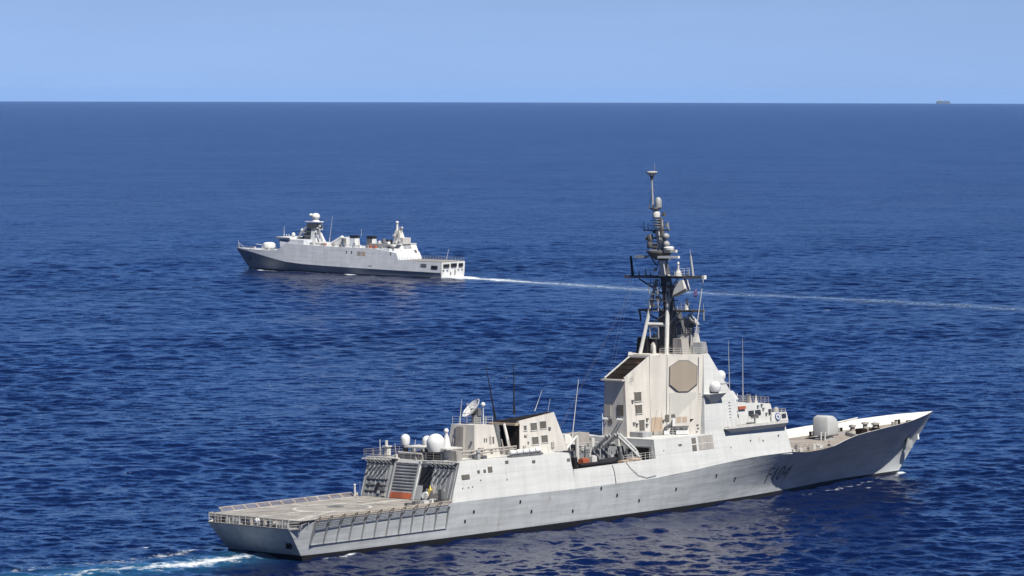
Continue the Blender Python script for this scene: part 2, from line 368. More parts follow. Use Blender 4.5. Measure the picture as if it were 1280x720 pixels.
def flare(x, t):
    k = min(1, max(0, (x - 80) / 22)); c = .5
    g = (t * t / (2 * c) if t < c else t - c / 2) / (1 - c / 2)
    return t + (g - t) * k
def hull_pt(x, t, side):
    tt = max(t, 0)
    y = fyw(x) + (fy(x) - fyw(x)) * flare(x, tt); xx = fxw(x) + (x - fxw(x)) * tt
    z = fz(x) * t
    if t < 0: y *= .93; xx = fxw(x) + (fxw(x) - x) * .2
    return (xx, side * y, z)
SX = sorted(set(list(np.arange(3, 110, 2.5)) + list(np.arange(110.5, 146, 1.0)) + [3, 100, 146.9, 104, 111, 114, 117.5, 145.8]))
TR = [(2.4, 7.0, -1.3), (1.9, 7.2, 0), (1.52, 7.3, .5), (1.15, 7.45, 1.0), (.7, 7.58, 1.6), (.25, 7.72, 2.2), (-.15, 7.85, 2.8), (-.6, 7.97, 3.4), (-1.15, 8.1, 4.15)]
mb = MB()
for s in (-1, 1):
    rows = [[(p[0], s * p[1], p[2]) for p in TR]] + [[hull_pt(x, t, s) for t in LV] for x in SX]
    mb.grid(rows)
mb.grid([[(p[0], y * p[1], p[2]) for p in TR] for y in np.linspace(-1, 1, 9)])   # transom
hull = mb.build('hull', 'hull', ship)

def hull_y(x, z, side=-1):
    t = min(1, z / fz(x)); xs = x
    for _ in range(12):
        xs += x - hull_pt(xs, t, side)[0]; t = min(1, z / fz(xs))
    return hull_pt(xs, t, side)[1]

# hull number
def text_pts(body, size):
    c = bpy.data.curves.new('t', 'FONT'); c.body = body; c.size = size; c.resolution_u = 3
    o = bpy.data.objects.new('t', c); COL.objects.link(o); bpy.context.view_layer.update()
    me = o.evaluated_get(bpy.context.evaluated_depsgraph_get()).to_mesh()
    vs = [v.co.copy() for v in me.vertices]; fs = [tuple(p.vertices) for p in me.polygons]
    o.to_mesh_clear(); bpy.data.objects.remove(o); bpy.data.curves.remove(c); return vs, fs
for side in (-1,):
    k = MB(); vs_, fs_ = text_pts('F104', 2.9)
    w = max(v.x for v in vs_); hgt = max(v.y for v in vs_)
    P = []
    for v in vs_:
        x = 96.4 + v.x / w * 6.4; z = 2.15 + v.y / hgt * 2.25
        P.append((x, hull_y(x, z, side) + side * .07, z))
    k._add(P, fs_); k.build('hull_number', 'number', hull, smooth=False, recalc=False)
# draught marks on the transom and small hull openings
k = MB()
for yy in (-6.0, -6.6):
    k.box(.3, .55, yy - .16, yy + .16, 1.3, 2.1)
k.build('draught_mark', 'black', hull)
for (x, z) in ((32, 3.6), (41, 4.2), (43.5, 2.6), (52, 1.9), (61, 3.4), (74, 3.2), (83, 4.5), (88, 3.6), (57.4, 4.7), (66, 2.2), (30.5, 2.4)):
    k = MB(); y = hull_y(x, z); k.box(x - .16, x + .16, y - .035, y + .1, z - .22, z + .22); k.build('scupper', 'black', hull)

# bulwark around the bow: inner skin with a capping
DZ = smooth_interp([100, 111, 118, 128, 138, 146.9], [6.2, 6.45, 6.72, 7.15, 7.6, 8.4])
XB = list(np.linspace(110.5, 143.5, 34)) + [145, 146.2, 146.8]
k = MB()
for s in (-1, 1):
    rows = []
    for x in XB:
        y = fy(x); zt = fz(x); zd = min(max(DZ(x), (x - 137.3) * .969 + .15), zt - .02); inn = min(.14, y * .5); yi = max(y - inn, .01)
        yb = max(abs(hull_y(x, zd, 1)) - inn - .03, .004)
        rows.append([(x, s * y, zt - .004), (x, s * y, zt + .03), (x, s * yi, zt + .03), (x, s * yb, zd - .1)])
    k.grid(rows)
k.build('bulwark', 'pale', ship)
# foredeck
k = MB()
rows = []
for x in [99, 101, 103, 105, 107, 109] + XB:
    z = min(max(DZ(x), (x - 137.3) * .969 + .12), fz(x) - .01)
    y = max(abs(hull_y(x, z, 1)) - (.1 if x > 110 else .03), .01)
    rows.append([(x, yy * y, z) for yy in (-1, -.5, 0, .5, 1)])
k.grid(rows); foredeck = k.build('foredeck', 'fdeck', ship)

# flight deck slab, mooring deck rail and markings
k = MB(); k.prism([(0, -8.9, 4.75), (29.5, -9.0, 4.75), (29.5, 9.0, 4.75), (0, 8.9, 4.75)], [(0, -9.3, 5.15), (29.5, -9.25, 5.15), (29.5, 9.25, 5.15), (0, 9.3, 5.15)])
flight = k.build('flight_deck', 'deck', ship)
def strip(pts, w, name='deck_marking', z=5.156, mat='mark'):
    k = MB(); L = []
    for i, p in enumerate(pts):
        a = Vector(pts[max(i - 1, 0)]); b = Vector(pts[min(i + 1, len(pts) - 1)]); n = (b - a).normalized(); n = Vector((-n.y, n.x))
        L.append([(p[0] + n.x * w / 2, p[1] + n.y * w / 2, z), (p[0] - n.x * w / 2, p[1] - n.y * w / 2, z)])
    k.grid(L); return k.build(name, mat, flight, smooth=False)
strip([(14 + 5.2 * math.cos(a), 5.2 * math.sin(a)) for a in np.linspace(0, 2 * math.pi, 40)], .42)
strip([(.8, 0), (8.6, 0)], .35); strip([(19.4, 0), (27, 0)], .35)
strip([(14, -8.6), (14, -5.5)], .3); strip([(14, 5.5), (14, 8.6)], .3)
strip([(.6, -8.6), (.6, 8.6)], .35, z=5.158); strip([(1, -8.5), (27, -8.5)], .28, z=5.160); strip([(1, 8.5), (27, 8.5)], .28, z=5.160)
strip([(1.2, 7.5), (12, 3)], .3, z=5.162); strip([(1.2, -7.5), (12, -3)], .3, z=5.162)
strip([(22, -7), (22, 7)], .35, z=5.164)
k = MB(); k.lathe((15.3, .8, 5.156), [(1.25, 0), (1.2, .03)], 20); k.build('landing_grid', 'dkgrey', flight)
for y in (-2.2, 2.0): strip([(16, y), (27, y)], .12, name='traverse_rail', z=5.168, mat='dkgrey')
# tie-down lockers near the starboard edge
for (x, y) in ((22.6, -7.2), (24.2, -7.35), (20.5, -7.9), (26.0, -7.0)):
    k = MB(); k.box(x, x + .9, y, y + .6, 5.15, 5.6); k.box(x + .1, x + .8, y - .03, y + .63, 5.6, 5.66); k.build('deck_locker', random.choice(['pale', 'dkgrey', 'white']), ship)

# stern: the narrow mooring deck aft of the flight deck, rails and fittings
k = MB(); k.prism([(-1.1, -8.05, 4.0), (.3, -8.9, 4.05), (.3, 8.9, 4.05), (-1.1, 8.05, 4.0)], [(-1.1, -8.05, 4.18), (.3, -8.95, 4.2), (.3, 8.95, 4.2), (-1.1, 8.05, 4.18)])
k.build('mooring_deck', 'grille', ship)
k = MB(); k.box(.02, .3, -8.9, 8.9, 4.2, 4.75); k.build('deck_end_wall', 'dkgrey', ship)
k = MB(); k.rail([(-1.0, -8.0, 4.18), (-1.0, 8.0, 4.18)], 1.25, 1.15, .045, 3); k.rail([(-1.0, -8.0, 4.18), (.4, -8.95, 4.2), (2.6, -9.2, 4.9)], 1.1, 1.0, .04, 3)
k.rail([(-1.0, 8.0, 4.18), (.4, 8.95, 4.2)], 1.1, 1.0, .04, 3); k.build('stern_railing', 'pale', ship)
for y in np.linspace(-7.2, 7.2, 13):
    r = random.random(); k = MB(); yy = y + random.uniform(-.3, .3)
    if r < .35: k.tube((-.55, yy - .25, 4.2), (-.55, yy - .25, 4.85), .14, .17, 8).tube((-.55, yy + .25, 4.2), (-.55, yy + .25, 4.85), .14, .17, 8).box(-.75, -.35, yy - .45, yy + .45, 4.18, 4.26); k.build('bollard', 'grey', ship)
    elif r < .7: k.box(-.85, -.25, yy - .35, yy + .35, 4.2, 4.9); k.box(-.88, -.22, yy - .38, yy + .38, 4.9, 4.96); k.build('deck_locker', random.choice(['dkgrey', 'pale', 'grille']), ship)
    else: k.lathe((-.5, yy, 4.6), [(.12, -.3), (.38, -.3), (.38, -.22), (.3, -.2), (.3, .2), (.38, .22), (.38, .3), (.12, .3)], 12, (0, 1, 0)); k.box(-.6, -.4, yy - .3, yy + .3, 4.2, 4.45); k.build('mooring_reel', random.choice(['grille', 'pale', 'sootlt']), ship)
k = MB(); k.ball((-.5, -1.2, 4.75), .42, 12); k.box(-.7, -.3, -1.4, -1, 4.2, 4.5); k.build('fender', 'dome', ship)

# safety nets along the flight deck: raised frames leaning outboard
def net(x0, x1, s):
    k = MB(); y0, y1, z0, z1 = 9.28, 10.25, 5.0, 5.62
    A, B, C, D = (x0, s * y0, z0), (x1, s * y0, z0), (x1, s * y1, z1), (x0, s * y1, z1)
    k.path([A, B, C, D, A], .045, 4)
    n = 9
    for i in range(1, n):
        t = i / n; p = Vector(A).lerp(Vector(B), t); q = Vector(D).lerp(Vector(C), t); k.tube(p, q, .016, .016, 3)
    for i in range(1, 6):
        t = i / 6; p = Vector(A).lerp(Vector(D), t); q = Vector(B).lerp(Vector(C), t); k.tube(p, q, .016, .016, 3)
    k.tube((x0 + .05, s * 9.25, 4.1), (x0 + .05, s * 10.1, 5.5), .06, .06, 4)
    k.build('safety_net', 'net', ship)
px = np.linspace(2.6, 26.9, 12)
for s in (-1, 1):
    for a, b in zip(px, px[1:]): net(a + .05, b - .08, s)
for x in px:                     # fins under the nets on the starboard side, and the ledge they stand on
    k = MB(); ya, yb = hull_y(x, 4.6), hull_y(x, 1.75)
    k.prism([(x - .09, ya + .1, 4.75), (x + .09, ya + .1, 4.75), (x + .09, yb + .1, 1.7), (x - .09, yb + .1, 1.7)], [(x - .09, ya - .34, 4.75), (x + .09, ya - .34, 4.75), (x + .09, yb - .12, 1.7), (x - .09, yb - .12, 1.7)])
    k.build('hull_fin', 'grey', hull)
k = MB()
for a, b in zip(px, px[1:]):
    ya, yb = hull_y(a, 1.75), hull_y(b, 1.75)
    k.prism([(a, ya + .05, 1.68), (b, yb + .05, 1.68), (b, yb - .1, 1.68), (a, ya - .1, 1.68)], [(a, ya + .05, 1.78), (b, yb + .05, 1.78), (b, yb - .1, 1.78), (a, ya - .1, 1.78)])
k.build('hull_ledge', 'grey', hull)

# ---- upper blocks
def block(name, x0b, x1b, x0t, x1t, z0, z1, yb, yt, mat='upper', zf=None, par=ship):
    zf = z1 if zf is None else zf
    k = MB(); k.prism([(x0b, -yb, z0), (x1b, -yb, z0), (x1b, yb, z0), (x0b, yb, z0)], [(x0t, -yt, z1), (x1t, -yt, zf), (x1t, yt, zf), (x0t, yt, z1)])
    return k.build(name, mat, par)
# hangar block
k = MB()
zs = [(27.7, 5.0), (44, 4.98), (52.3, 5.0)]
k.prism([(27.6, -9.29, 5.1), (40, -9.29, 5.06), (52.4, -9.29, 4.98), (52.4, 9.29, 4.98), (40, 9.29, 5.06), (27.6, 9.29, 5.1)],
        [(29.4, -8.6, 10.45), (40, -8.62, 10.3), (51.5, -8.65, 10.15), (51.5, 8.65, 10.15), (40, 8.62, 10.3), (29.4, 8.6, 10.45)])
hangar = k.build('hangar', 'upper', ship)
# forward block under the bridge
k = MB()
F0 = [(69.4, 9.28, 5.18), (76, 9.28, 5.55), (83, 9.27, 6.08), (90, 9.22, 6.42), (95, 9.17, 6.58), (100.3, 8.98, 6.3)]
F1 = [(69.4, 8.62, 10.7), (76, 8.62, 10.7), (83, 8.6, 10.68), (90, 8.55, 10.65), (95, 8.5, 10.6), (99.4, 8.45, 10.55)]
k.prism([(x, -y, z) for x, y, z in F0] + [(x, y, z) for x, y, z in F0[::-1]], [(x, -y, z) for x, y, z in F1] + [(x, y, z) for x, y, z in F1[::-1]])
fwd = k.build('forward_superstructure', 'upper', ship)
# boat bay between them: low sides, inner deck
k = MB()
for s in (-1, 1):
    k.prism([(52.3, s * 9.28, 5.0), (69.5, s * 9.28, 5.15), (69.5, s * 8.9, 5.15), (52.3, s * 8.9, 5.0)], [(52.0, s * 8.98, 7.75), (69.5, s * 8.96, 7.95), (69.5, s * 8.75, 7.95), (52.0, s * 8.78, 7.75)])
k.build('boat_bay_side', 'upper', ship)
k = MB(); k.box(52.1, 69.45, -8.85, 8.85, 6.2, 6.95); k.build('boat_deck', 'grille', ship)

SW = dict(O=(0, -9.3, 5.1), U=(1, 0, 0), V=(0, .125, 1))
def side_panel(par, name, x0, x1, z0, z1, mat, t=.05):
    c = math.hypot(1, .125); k = MB(); k.wall(**SW, u0=x0, u1=x1, v0=(z0 - 5.1) * c, v1=(z1 - 5.1) * c, t=t); return k.build(name, mat, par)
side_panel(hangar, 'louvre', 29.9, 31.4, 8.1, 8.75, 'louvre')
for x in (33.0, 34.2): side_panel(hangar, 'porthole', x, x + .45, 8.75, 9.15, 'louvre')
side_panel(hangar, 'vent', 35.1, 35.9, 8.7, 9.45, 'louvre')
for x, z in ((38.6, 9.65), (43.9, 9.3), (50.9, 9.0)): side_panel(hangar, 'porthole', x, x + .6, z, z + .38, 'louvre')
for x, z in ((29.8, 6.9), (30.9, 6.9), (31.7, 6.95), (38.5, 7.4), (33.4, 7.7)): side_panel(hangar, 'fitting', x, x + .14, z, z + .14, 'dkgrey', .08)
# intake grille on the starboard side
side_panel(fwd, 'vent', 77.55, 78.5, 9.5, 10.35, 'louvre'); side_panel(fwd, 'vent', 77.55, 78.5, 8.4, 9.3, 'louvre')
for a in (79.0, 80.7):
    for z in (8.45, 9.55):
        side_panel(fwd, 'intake_grille', a, a + 1.6, z, z + .95, 'grille')
side_panel(fwd, 'porthole', 74.6, 75.3, 9.35, 9.65, 'louvre'); side_panel(fwd, 'fitting', 71.2, 71.35, 8.9, 9.05, 'dkgrey', .08)
for x, z in ((90.6, 8.9), (93.5, 8.7), (86.0, 8.2), (97.2, 9.2)): side_panel(fwd, 'fitting', x, x + .22, z, z + .22, 'dkgrey', .06)

# hose hanging down the low side, and small cables
k = MB(); k.path([(63, -9.03, 7.9), (63.8, -9.16, 7.0), (65.2, -9.3, 5.9), (67, -9.36, 5.4), (69, -9.36, 5.6)], .035); k.path([(60.0, -9.06, 7.8), (60.3, -9.2, 6.8), (60.4, -9.38, 5.1)], .04)
k.build('hose', 'dkgrey', ship)

# ---- hangar aft wall : leaning frame U across, V up
HO = (27.6, 9.3, 5.1); HU = (0, -1, 0); HV = (1.8, 0, 5.35)
def hw(name, y0, y1, z0, z1, mat, t=.06, par=hangar):
    c = math.hypot(1.8, 5.35) / 5.35; k = MB(); k.wall(HO, HU, HV, 9.3 - y0, 9.3 - y1, (z0 - 5.1) * c, (z1 - 5.1) * c, t); return k.build(name, mat, par)
hw('wall_panel', 9.15, 3.6, 5.15, 10.42, 'wall', .03); hw('wall_panel', -1.75, -9.05, 5.15, 10.42, 'wall', .03)
door = hw('hangar_door', 3.15, -1.25, 5.2, 10.0, 'grey', .06)
for i in range(9):
    hw('door_slat', 3.05, -1.15, 6.35 + i * .42, 6.47 + i * .42, 'dkgrey', .16, door)
hw('threshold_panel', 3.1, -1.2, 5.18, 6.0, 'orange', .14, door)
k = MB(); k.tube((27.75, -.3, 5.3), (29.3, -.3, 10.2), .07, .07, 6); k.tube((27.75, -1.6, 5.3), (29.3, -1.6, 10.2), .09, .09, 6); k.build('pipe', 'white', hangar)
hw('door_frame', 3.45, 3.25, 5.15, 10.3, 'grey', .22); hw('door_frame', -1.35, -1.6, 5.15, 10.3, 'grey', .22)
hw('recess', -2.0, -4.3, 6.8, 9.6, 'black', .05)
hw('personnel_door', -1.85, -2.95, 5.2, 7.1, 'grey', .12)
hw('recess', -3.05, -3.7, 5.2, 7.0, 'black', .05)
for y in (8.4, 7.5, 6.6, 5.7, 4.8, 4.0): hw('stiffener', y + .07, y - .07, 5.2, 10.2, 'grey', .1)
for y in (-4.6, -5.5, -6.4, -7.3, -8.1): hw('stiffener', y + .07, y - .07, 5.2, 10.2, 'grey', .1)
for y in (8.9, 4.2, -4.8, -8.8): hw('pipe', y + .05, y - .05, 5.2, 10.3, 'grey', .16)
for z in (5.9, 6.7, 7.5): hw('pipe', 8.3, 4.1, z, z + .09, 'dkgrey', .22)
for i in range(14):
    y = random.choice([random.uniform(4, 8.2), random.uniform(-8, -4.6)]); z = random.uniform(5.3, 6.9)
    hw('wall_box', y, y - random.uniform(.3, .7), z, z + random.uniform(.3, .8), random.choice(['pale', 'dkgrey', 'grille', 'grey', 'dkgrey', 'black']), random.uniform(.15, .35))
# hose reel and fire gear near the starboard hangar corner
k = MB(); k.lathe((26.9, -4.9, 5.95), [(.1, -.35), (.55, -.35), (.55, .35), (.1, .35)], 14, (1, .2, 0)); k.box(26.7, 27.2, -5.1, -4.7, 5.15, 5.6); k.build('hose_reel', 'white', ship, label='white hose reel beside the hangar wall')
k = MB(); k.box(26.9, 27.3, -5.75, -5.35, 5.15, 6.9); k.tube((27.1, -5.55, 6.9), (27.1, -5.55, 7.3), .09, .09, 6); k.build('fire_post', 'yellow', ship)
k = MB(); k.rail([(26.4, -5.2, 5.15), (26.4, -8.6, 5.15), (27.6, -8.6, 5.15)], 1.1, .8, .04, 3); k.box(26.3, 26.5, -8.6, -5.2, 5.15, 5.55); k.build('equipment_rack', 'dkgrey', ship)
for y, h in ((-6.2, 1.5), (-7.0, 1.2), (-7.8, 1.7)):
    k = MB(); k.box(26.7, 27.3, y - .3, y + .3, 5.16, 5.16 + h); k.box(26.75, 27.25, y - .2, y + .2, 5.16 + h, 5.3 + h); k.build('deck_locker', random.choice(['grille', 'grey', 'dkgrey']), ship)
for (x, y, h) in ((26.8, 8.3, 1.9), (26.4, 8.9, 1.6), (25.9, 7.9, .5), (25.2, 7.2, .4)):
    k = MB(); k.tube((x, y, 5.15), (x, y, 5.15 + h), .16, .13, 8); k.ball((x, y, 5.15 + h), .18, 8); k.build('deck_post', random.choice(['pale', 'blue']) if h > 1 else 'grille', ship)

# catwalk with brackets along the hangar roof edge (its brackets rake shadows down the wall)
k = MB(); k.box(28.85, 29.6, 3.0, 9.2, 10.47, 10.58); k.build('roof_catwalk', 'pale', hangar)
k = MB(); k.box(28.85, 29.6, -9.0, -3.6, 10.47, 10.58); k.build('roof_catwalk', 'pale', hangar)
for y in (8.8, 8.0, 7.2, 6.4, 5.6, 4.8, 4.0, -4.2, -5.1, -6.0, -6.9, -7.8, -8.6):
    k = MB(); k.box(27.75, 29.0, y - .07, y + .07, 10.3, 10.46); k.tube((29.05, y, 9.75), (28.1, y, 10.35), .05, .05, 5)
    k.build('catwalk_bracket', 'grey', hangar)
k = MB(); k.rail([(28.9, 9.1, 10.58), (28.9, -9.0, 10.58)], 1.05, 1.5, .035); k.rail([(28.4, 9.0, 10.6), (40, 8.6, 10.4)], 1.05, 1.6, .03); k.build('roof_railing', 'grille', hangar)

# roof of the hangar: domes and weather-deck fittings
def dome(name, x, y, z, r, h, base=.5, mat='dome', bmat='black', par=ship):
    k = MB(); k.lathe((x, y, z), [(r * .8, -h * .55), (r * .97, -h * .3), (r, 0)] + [(r * math.cos(a) + .001, r * math.sin(a)) for a in np.radians(np.linspace(8, 90, 9))], 24)
    o = k.build(name, mat, par); k = MB(); k.lathe((x, y, z), [(r * .55, -h * .55 - base), (r * .6, -h * .55 - .01)], 16); k.build('pedestal', bmat, o); return o
dome('satellite_dome', 31.7, 4.0, 13.05, .66, 1.6, 1.7)
dome('satellite_dome', 33.6, 1.6, 12.75, .7, 1.5, 1.6)
dome('satellite_dome', 30.8, -3.0, 12.85, 1.28, 2.2, .95)
k = MB(); k.lathe((32.9, -3.0, 10.4), [(.95, 0), (.3, 3.3)], 14); o = k.build('aerial_cone', 'dome', ship)
k = MB(); k.ball((32.9, -3, 14.35), .36, 12); k.lathe((32.9, -3, 13.7), [(.22, 0), (.2, .45)], 10); k.build('aerial_cap', 'dome', o)
k = MB(); k.box(30.2, 30.9, 6.2, 6.8, 10.45, 11.9); k.box(30.0, 31.0, 6.0, 7.0, 11.9, 12.05); k.tube((30.4, 6.5, 12.05), (30.4, 6.5, 12.8), .22, .2, 8); k.build('searchlight_stand', 'pale', ship)
k = MB(); k.box(29.7, 33.5, -1.4, 3.5, 10.42, 11.2); k.build('roof_housing', 'grille', hangar)
k = MB(); k.box(30.6, 33.6, -5.4, 3.2, 11.95, 12.15); k.build('roof_platform', 'pale', hangar)
for i in range(20):
    x = random.uniform(29.8, 39); y = random.uniform(-7.6, 7.4); z = 10.38; h = random.uniform(.5, 1.6)
    if 31 < x < 34 and -4 < y < 2.5: z = 12.15 if False else 10.38
    k = MB(); w = random.uniform(.25, .8); d = random.uniform(.25, .8)
    c = random.choice(['pale', 'grey', 'grille', 'dkgrey', 'house'])
    if random.random() < .45: k.lathe((x, y, z), [(w * .35, 0), (w * .35, h * .7), (w * .55, h * .75), (w * .5, h)], 10); k.build('roof_vent', c, hangar)
    else: k.box(x, x + w, y, y + d, z, z + h); k.box(x + .05, x + w - .05, y - .04, y + d + .04, z + h, z + h + .07); k.build('roof_locker', c, hangar)
for (a_, b_, r_) in (((30.2, 7.6, 10.5), (30.2, 7.6, 12.9), .07), ((31.2, 5.4, 10.5), (30.6, 5.0, 12.4), .07), ((33, 2.8, 10.5), (34.2, 2.4, 12.7), .06), ((29.6, -.2, 10.5), (29.6, -.2, 12.1), .08), ((34.8, 5.6, 10.5), (35.0, 5.4, 12.6), .06), ((35.2, -1.6, 10.5), (35.4, -1.8, 13.0), .06)):
    k = MB(); k.tube(a_, b_, r_, r_ * .7, 5); k.box(a_[0] - .2, a_[0] + .2, a_[1] - .2, a_[1] + .2, a_[2] - .1, a_[2] + .35); k.build('roof_aerial', random.choice(['pale', 'grey']), hangar)
k = MB(); k.path([(29.3, 8.6, 10.8), (29.3, 3.4, 10.8)], .09); k.build('roof_pipe', 'grille', hangar)
k = MB(); k.path([(29.6, 3.2, 11.35), (29.6, -1.4, 11.3)], .12); k.build('roof_pipe', 'pale', hangar)
# boat crane lying along the roof edge
k = MB(); k.tube((31.0, -6.6, 11.6), (42.0, -7.6, 11.75), .16, .12, 6); k.tube((31.0, -6.6, 11.1), (42.0, -7.6, 11.45), .1, .08, 6)
for t in np.linspace(0, 1, 12):
    a = Vector((31, -6.6, 11.1)).lerp(Vector((42, -7.6, 11.45)), t); b = Vector((31, -6.6, 11.6)).lerp(Vector((42, -7.6, 11.75)), min(1, t + .04)); k.tube(a, b, .05, .05, 4)
k.box(30.6, 31.7, -7.2, -6.0, 10.4, 11.9); k.build('crane', 'grille', ship)

# ---- aft director house with the dish
k = MB(); k.prism([(36.2, -5.1, 10.2), (41.4, -5.1, 10.2), (41.4, .6, 10.2), (36.2, .6, 10.2)], [(36.5, -4.9, 14.95), (40.3, -4.9, 14.75), (40.3, -.35, 14.85), (36.5, -.35, 14.95)])
ah = k.build('director_house', 'house', ship)
AW = ((36.2, -5.1, 10.2), (1, 0, 0), (0, .04, 1))
for u0, v0, w, h in ((2.0, 2.3, .18, .5), (2.4, 2.3, .18, .5), (3.1, 2.0, .35, 1.0), (3.7, 2.0, .3, .9), (1.2, .8, .5, .4), (3.2, .6, .4, .5)):
    k = MB(); k.wall(*AW, u0, u0 + w, v0, v0 + h, .07); k.build('fitting', random.choice(['grille', 'dkgrey']), ah)
k = MB(); k.wall((36.2, .6, 10.2), (0, -1, 0), (.3, 0, 4.7), 2.2, 3.7, .1, 4.5, .35); k.build('cable_trunk', 'grille', ah)
for i in range(10):
    y = random.uniform(-.2, -4.6); z = random.uniform(10.6, 13.4); k = MB(); k.wall((36.2, 0, 10.2), (0, -1, 0), (.3, 0, 4.7), -y, -y + random.uniform(.2, .5), z - 10.2, z - 10.2 + random.uniform(.2, .7), .2); k.build('wall_box', random.choice(['dkgrey', 'grille', 'pale']), ah)
k = MB(); k.tube((36.15, -1.4, 10.4), (36.35, -1.4, 14.8), .06, .06, 5); k.build('pipe', 'white', ah)
k = MB(); k.rail([(36.6, -.5, 14.95), (36.6, -4.8, 14.95), (40.2, -4.8, 14.75), (40.2, -.5, 14.8)], 1.1, 1.1, .035); k.build('railing', 'pale', ah)
# dish director
d0 = Vector((39.6, -2.2, 14.9)); ax = Vector((-.67, .30, .68)).normalized()
k = MB(); k.lathe(d0, [(.75, 0), (.6, 1.2)], 12); k.box(d0.x - .35, d0.x + .35, d0.y - .75, d0.y + .75, d0.z + 1.1, d0.z + 2.1); dd = k.build('director_mount', 'dkgrey', ship)
c = d0 + Vector((-.55, .1, 1.95))
k = MB(); k.lathe(c, [(.15, -.28), (.8, -.14), (1.35, .12), (1.68, .40), (1.6, .44), (1.28, .2), (.75, -.04), (.01, -.12)], 26, ax); dish = k.build('dish', 'dome', dd)
k = MB(); k.tube(c + ax * .0, c + ax * 1.15, .06, .05, 5)
for a in (0.5, 2.6, 4.7):
    q = Vector((0, 0, 1)).rotation_difference(ax); k.tube(c + q @ Vector((1.3 * math.cos(a), 1.3 * math.sin(a), .35)), c + ax * 1.15, .03, .03, 4)
k.ball(c + ax * 1.15, .14, 8); k.build('feed_horn', 'grey', dish)
k = MB(); k.tube((40.0, -3.2, 14.8), (40.0, -3.2, 17.2), .08, .06, 6); k.ball((40.0, -3.2, 17.55), .33, 12); k.build('aerial', 'dome', ship)

# ---- after funnel
k = MB(); k.prism([(45.2, -5.2, 10.1), (55.0, -5.2, 10.1), (55.0, .8, 10.1), (45.2, .8, 10.1)], [(45.5, -4.8, 14.95), (52.6, -4.8, 15.7), (52.6, .3, 14.95), (45.5, .3, 14.6)])
fu = k.build('aft_funnel', 'house', ship)
k = MB(); k.prism([(45.0, -4.6, 14.97), (52.4, -4.6, 15.7), (52.4, .2, 14.98), (45.0, .2, 14.6)], [(45.1, -4.5, 15.1), (52.2, -4.5, 15.82), (52.2, .1, 15.1), (45.1, .1, 14.74)]); k.build('funnel_top', 'soot', fu)
k = MB(); k.box(44.7, 45.45, -4.75, .5, 14.3, 14.62); k.build('exhaust_lip', 'tan', fu)
k = MB(); k.wall((45.2, .8, 10.1), (0, -1, 0), (.3, 0, 4.85), .35, 5.7, .3, 4.4, .04); k.build('exhaust_recess', 'soot', fu)  # near-black plate paints the shade on the funnel's aft face
k = MB(); k.tube((44.9, -1.4, 11.0), (44.6, -1.0, 14.4), .5, .55, 12); k.build('exhaust_duct', 'dkgrey', fu)
k = MB(); k.tube((44.7, -3.6, 11.0), (44.7, -2.6, 14.5), .22, .22, 8); k.build('strut', 'pale', fu)
for y_ in (-4.4, -3.0, -.5): k = MB(); k.box(43.6, 44.4, y_ - .3, y_ + .3, 10.2, 11.3); k.tube((44, y_, 11.3), (44, y_ + .3, 12.4), .1, .08, 5); k.build('deck_locker', 'grille', ship)
FW = ((45.2, -5.2, 10.1), (1, 0, 0), (0, .082, 1))
for u0, u1, v0, v1 in ((2.4, 3.7, 3.35, 4.35), (4.3, 5.6, 3.45, 4.45), (2.5, 3.8, 1.35, 2.35), (4.4, 5.7, 1.45, 2.45), (1.05, 1.6, 3.45, 4.1)):
    k = MB(); k.wall(*FW, u0, u1, v0, v1, .05); o = k.build('louvre', 'louvre', fu)
    k = MB(); k.wall(*FW, u0 - .12, u1 + .12, v1 + .004, v1 + .12, .1); k.wall(*FW, u0 - .12, u1 + .12, v0 - .12, v0 - .004, .1); k.wall(*FW, u0 - .12, u0 - .004, v0, v1, .09); k.wall(*FW, u1 + .004, u1 + .12, v0, v1, .09)
    k.build('louvre_frame', 'pale', o)
for u0, v0, w, h in ((1.0, 2.6, .5, .25), (6.0, 3.2, .4, .35), (.6, .4, .5, .9), (6.3, .6, .5, .8), (1.6, 1.6, .2, .2)):
    k = MB(); k.wall(*FW, u0, u0 + w, v0, v0 + h, .2); k.build('fitting', random.choice(['dkgrey', 'grille']), fu)
for x0, x1 in ((45.6, 51.2),):
    k = MB(); k.rail([(45.5, -7.6, 10.25), (51.3, -7.6, 10.15)], 1.0, 1.2, .035); k.build('railing', 'pale', fu)

# whip aerials
def whip(a, b, r=.09, mat='pale', par=ship):
    k = MB(); v = Vector(a).lerp(Vector(b), .18); k.tube(a, v, r * 1.7, r * 1.3, 6); k.tube(v, b, r, r * .45, 5); k.build('whip_aerial', mat, par)
whip((45.4, -.2, 14.95), (43.9, 0, 22.8), .12, 'black'); whip((49.2, -.2, 15.4), (49.5, 0, 22.6), .12, 'black')
whip((37.9, -.6, 14.9), (38.0, -1, 18.4), .06); whip((50.2, -4.6, 11.0), (52.4, -4.3, 17.6), .035); whip((52.6, -1.0, 15.7), (54.2, -1.0, 18.6), .035)
whip((61.4, 0.3, 10), (62.9, 0, 19.6), .08, 'pale')
whip((98.0, 1.4, 14.3), (97.9, 1.4, 23.5), .08, 'grey'); whip((100.6, 1.0, 13.9), (100.8, 1, 23.6), .08, 'grey')

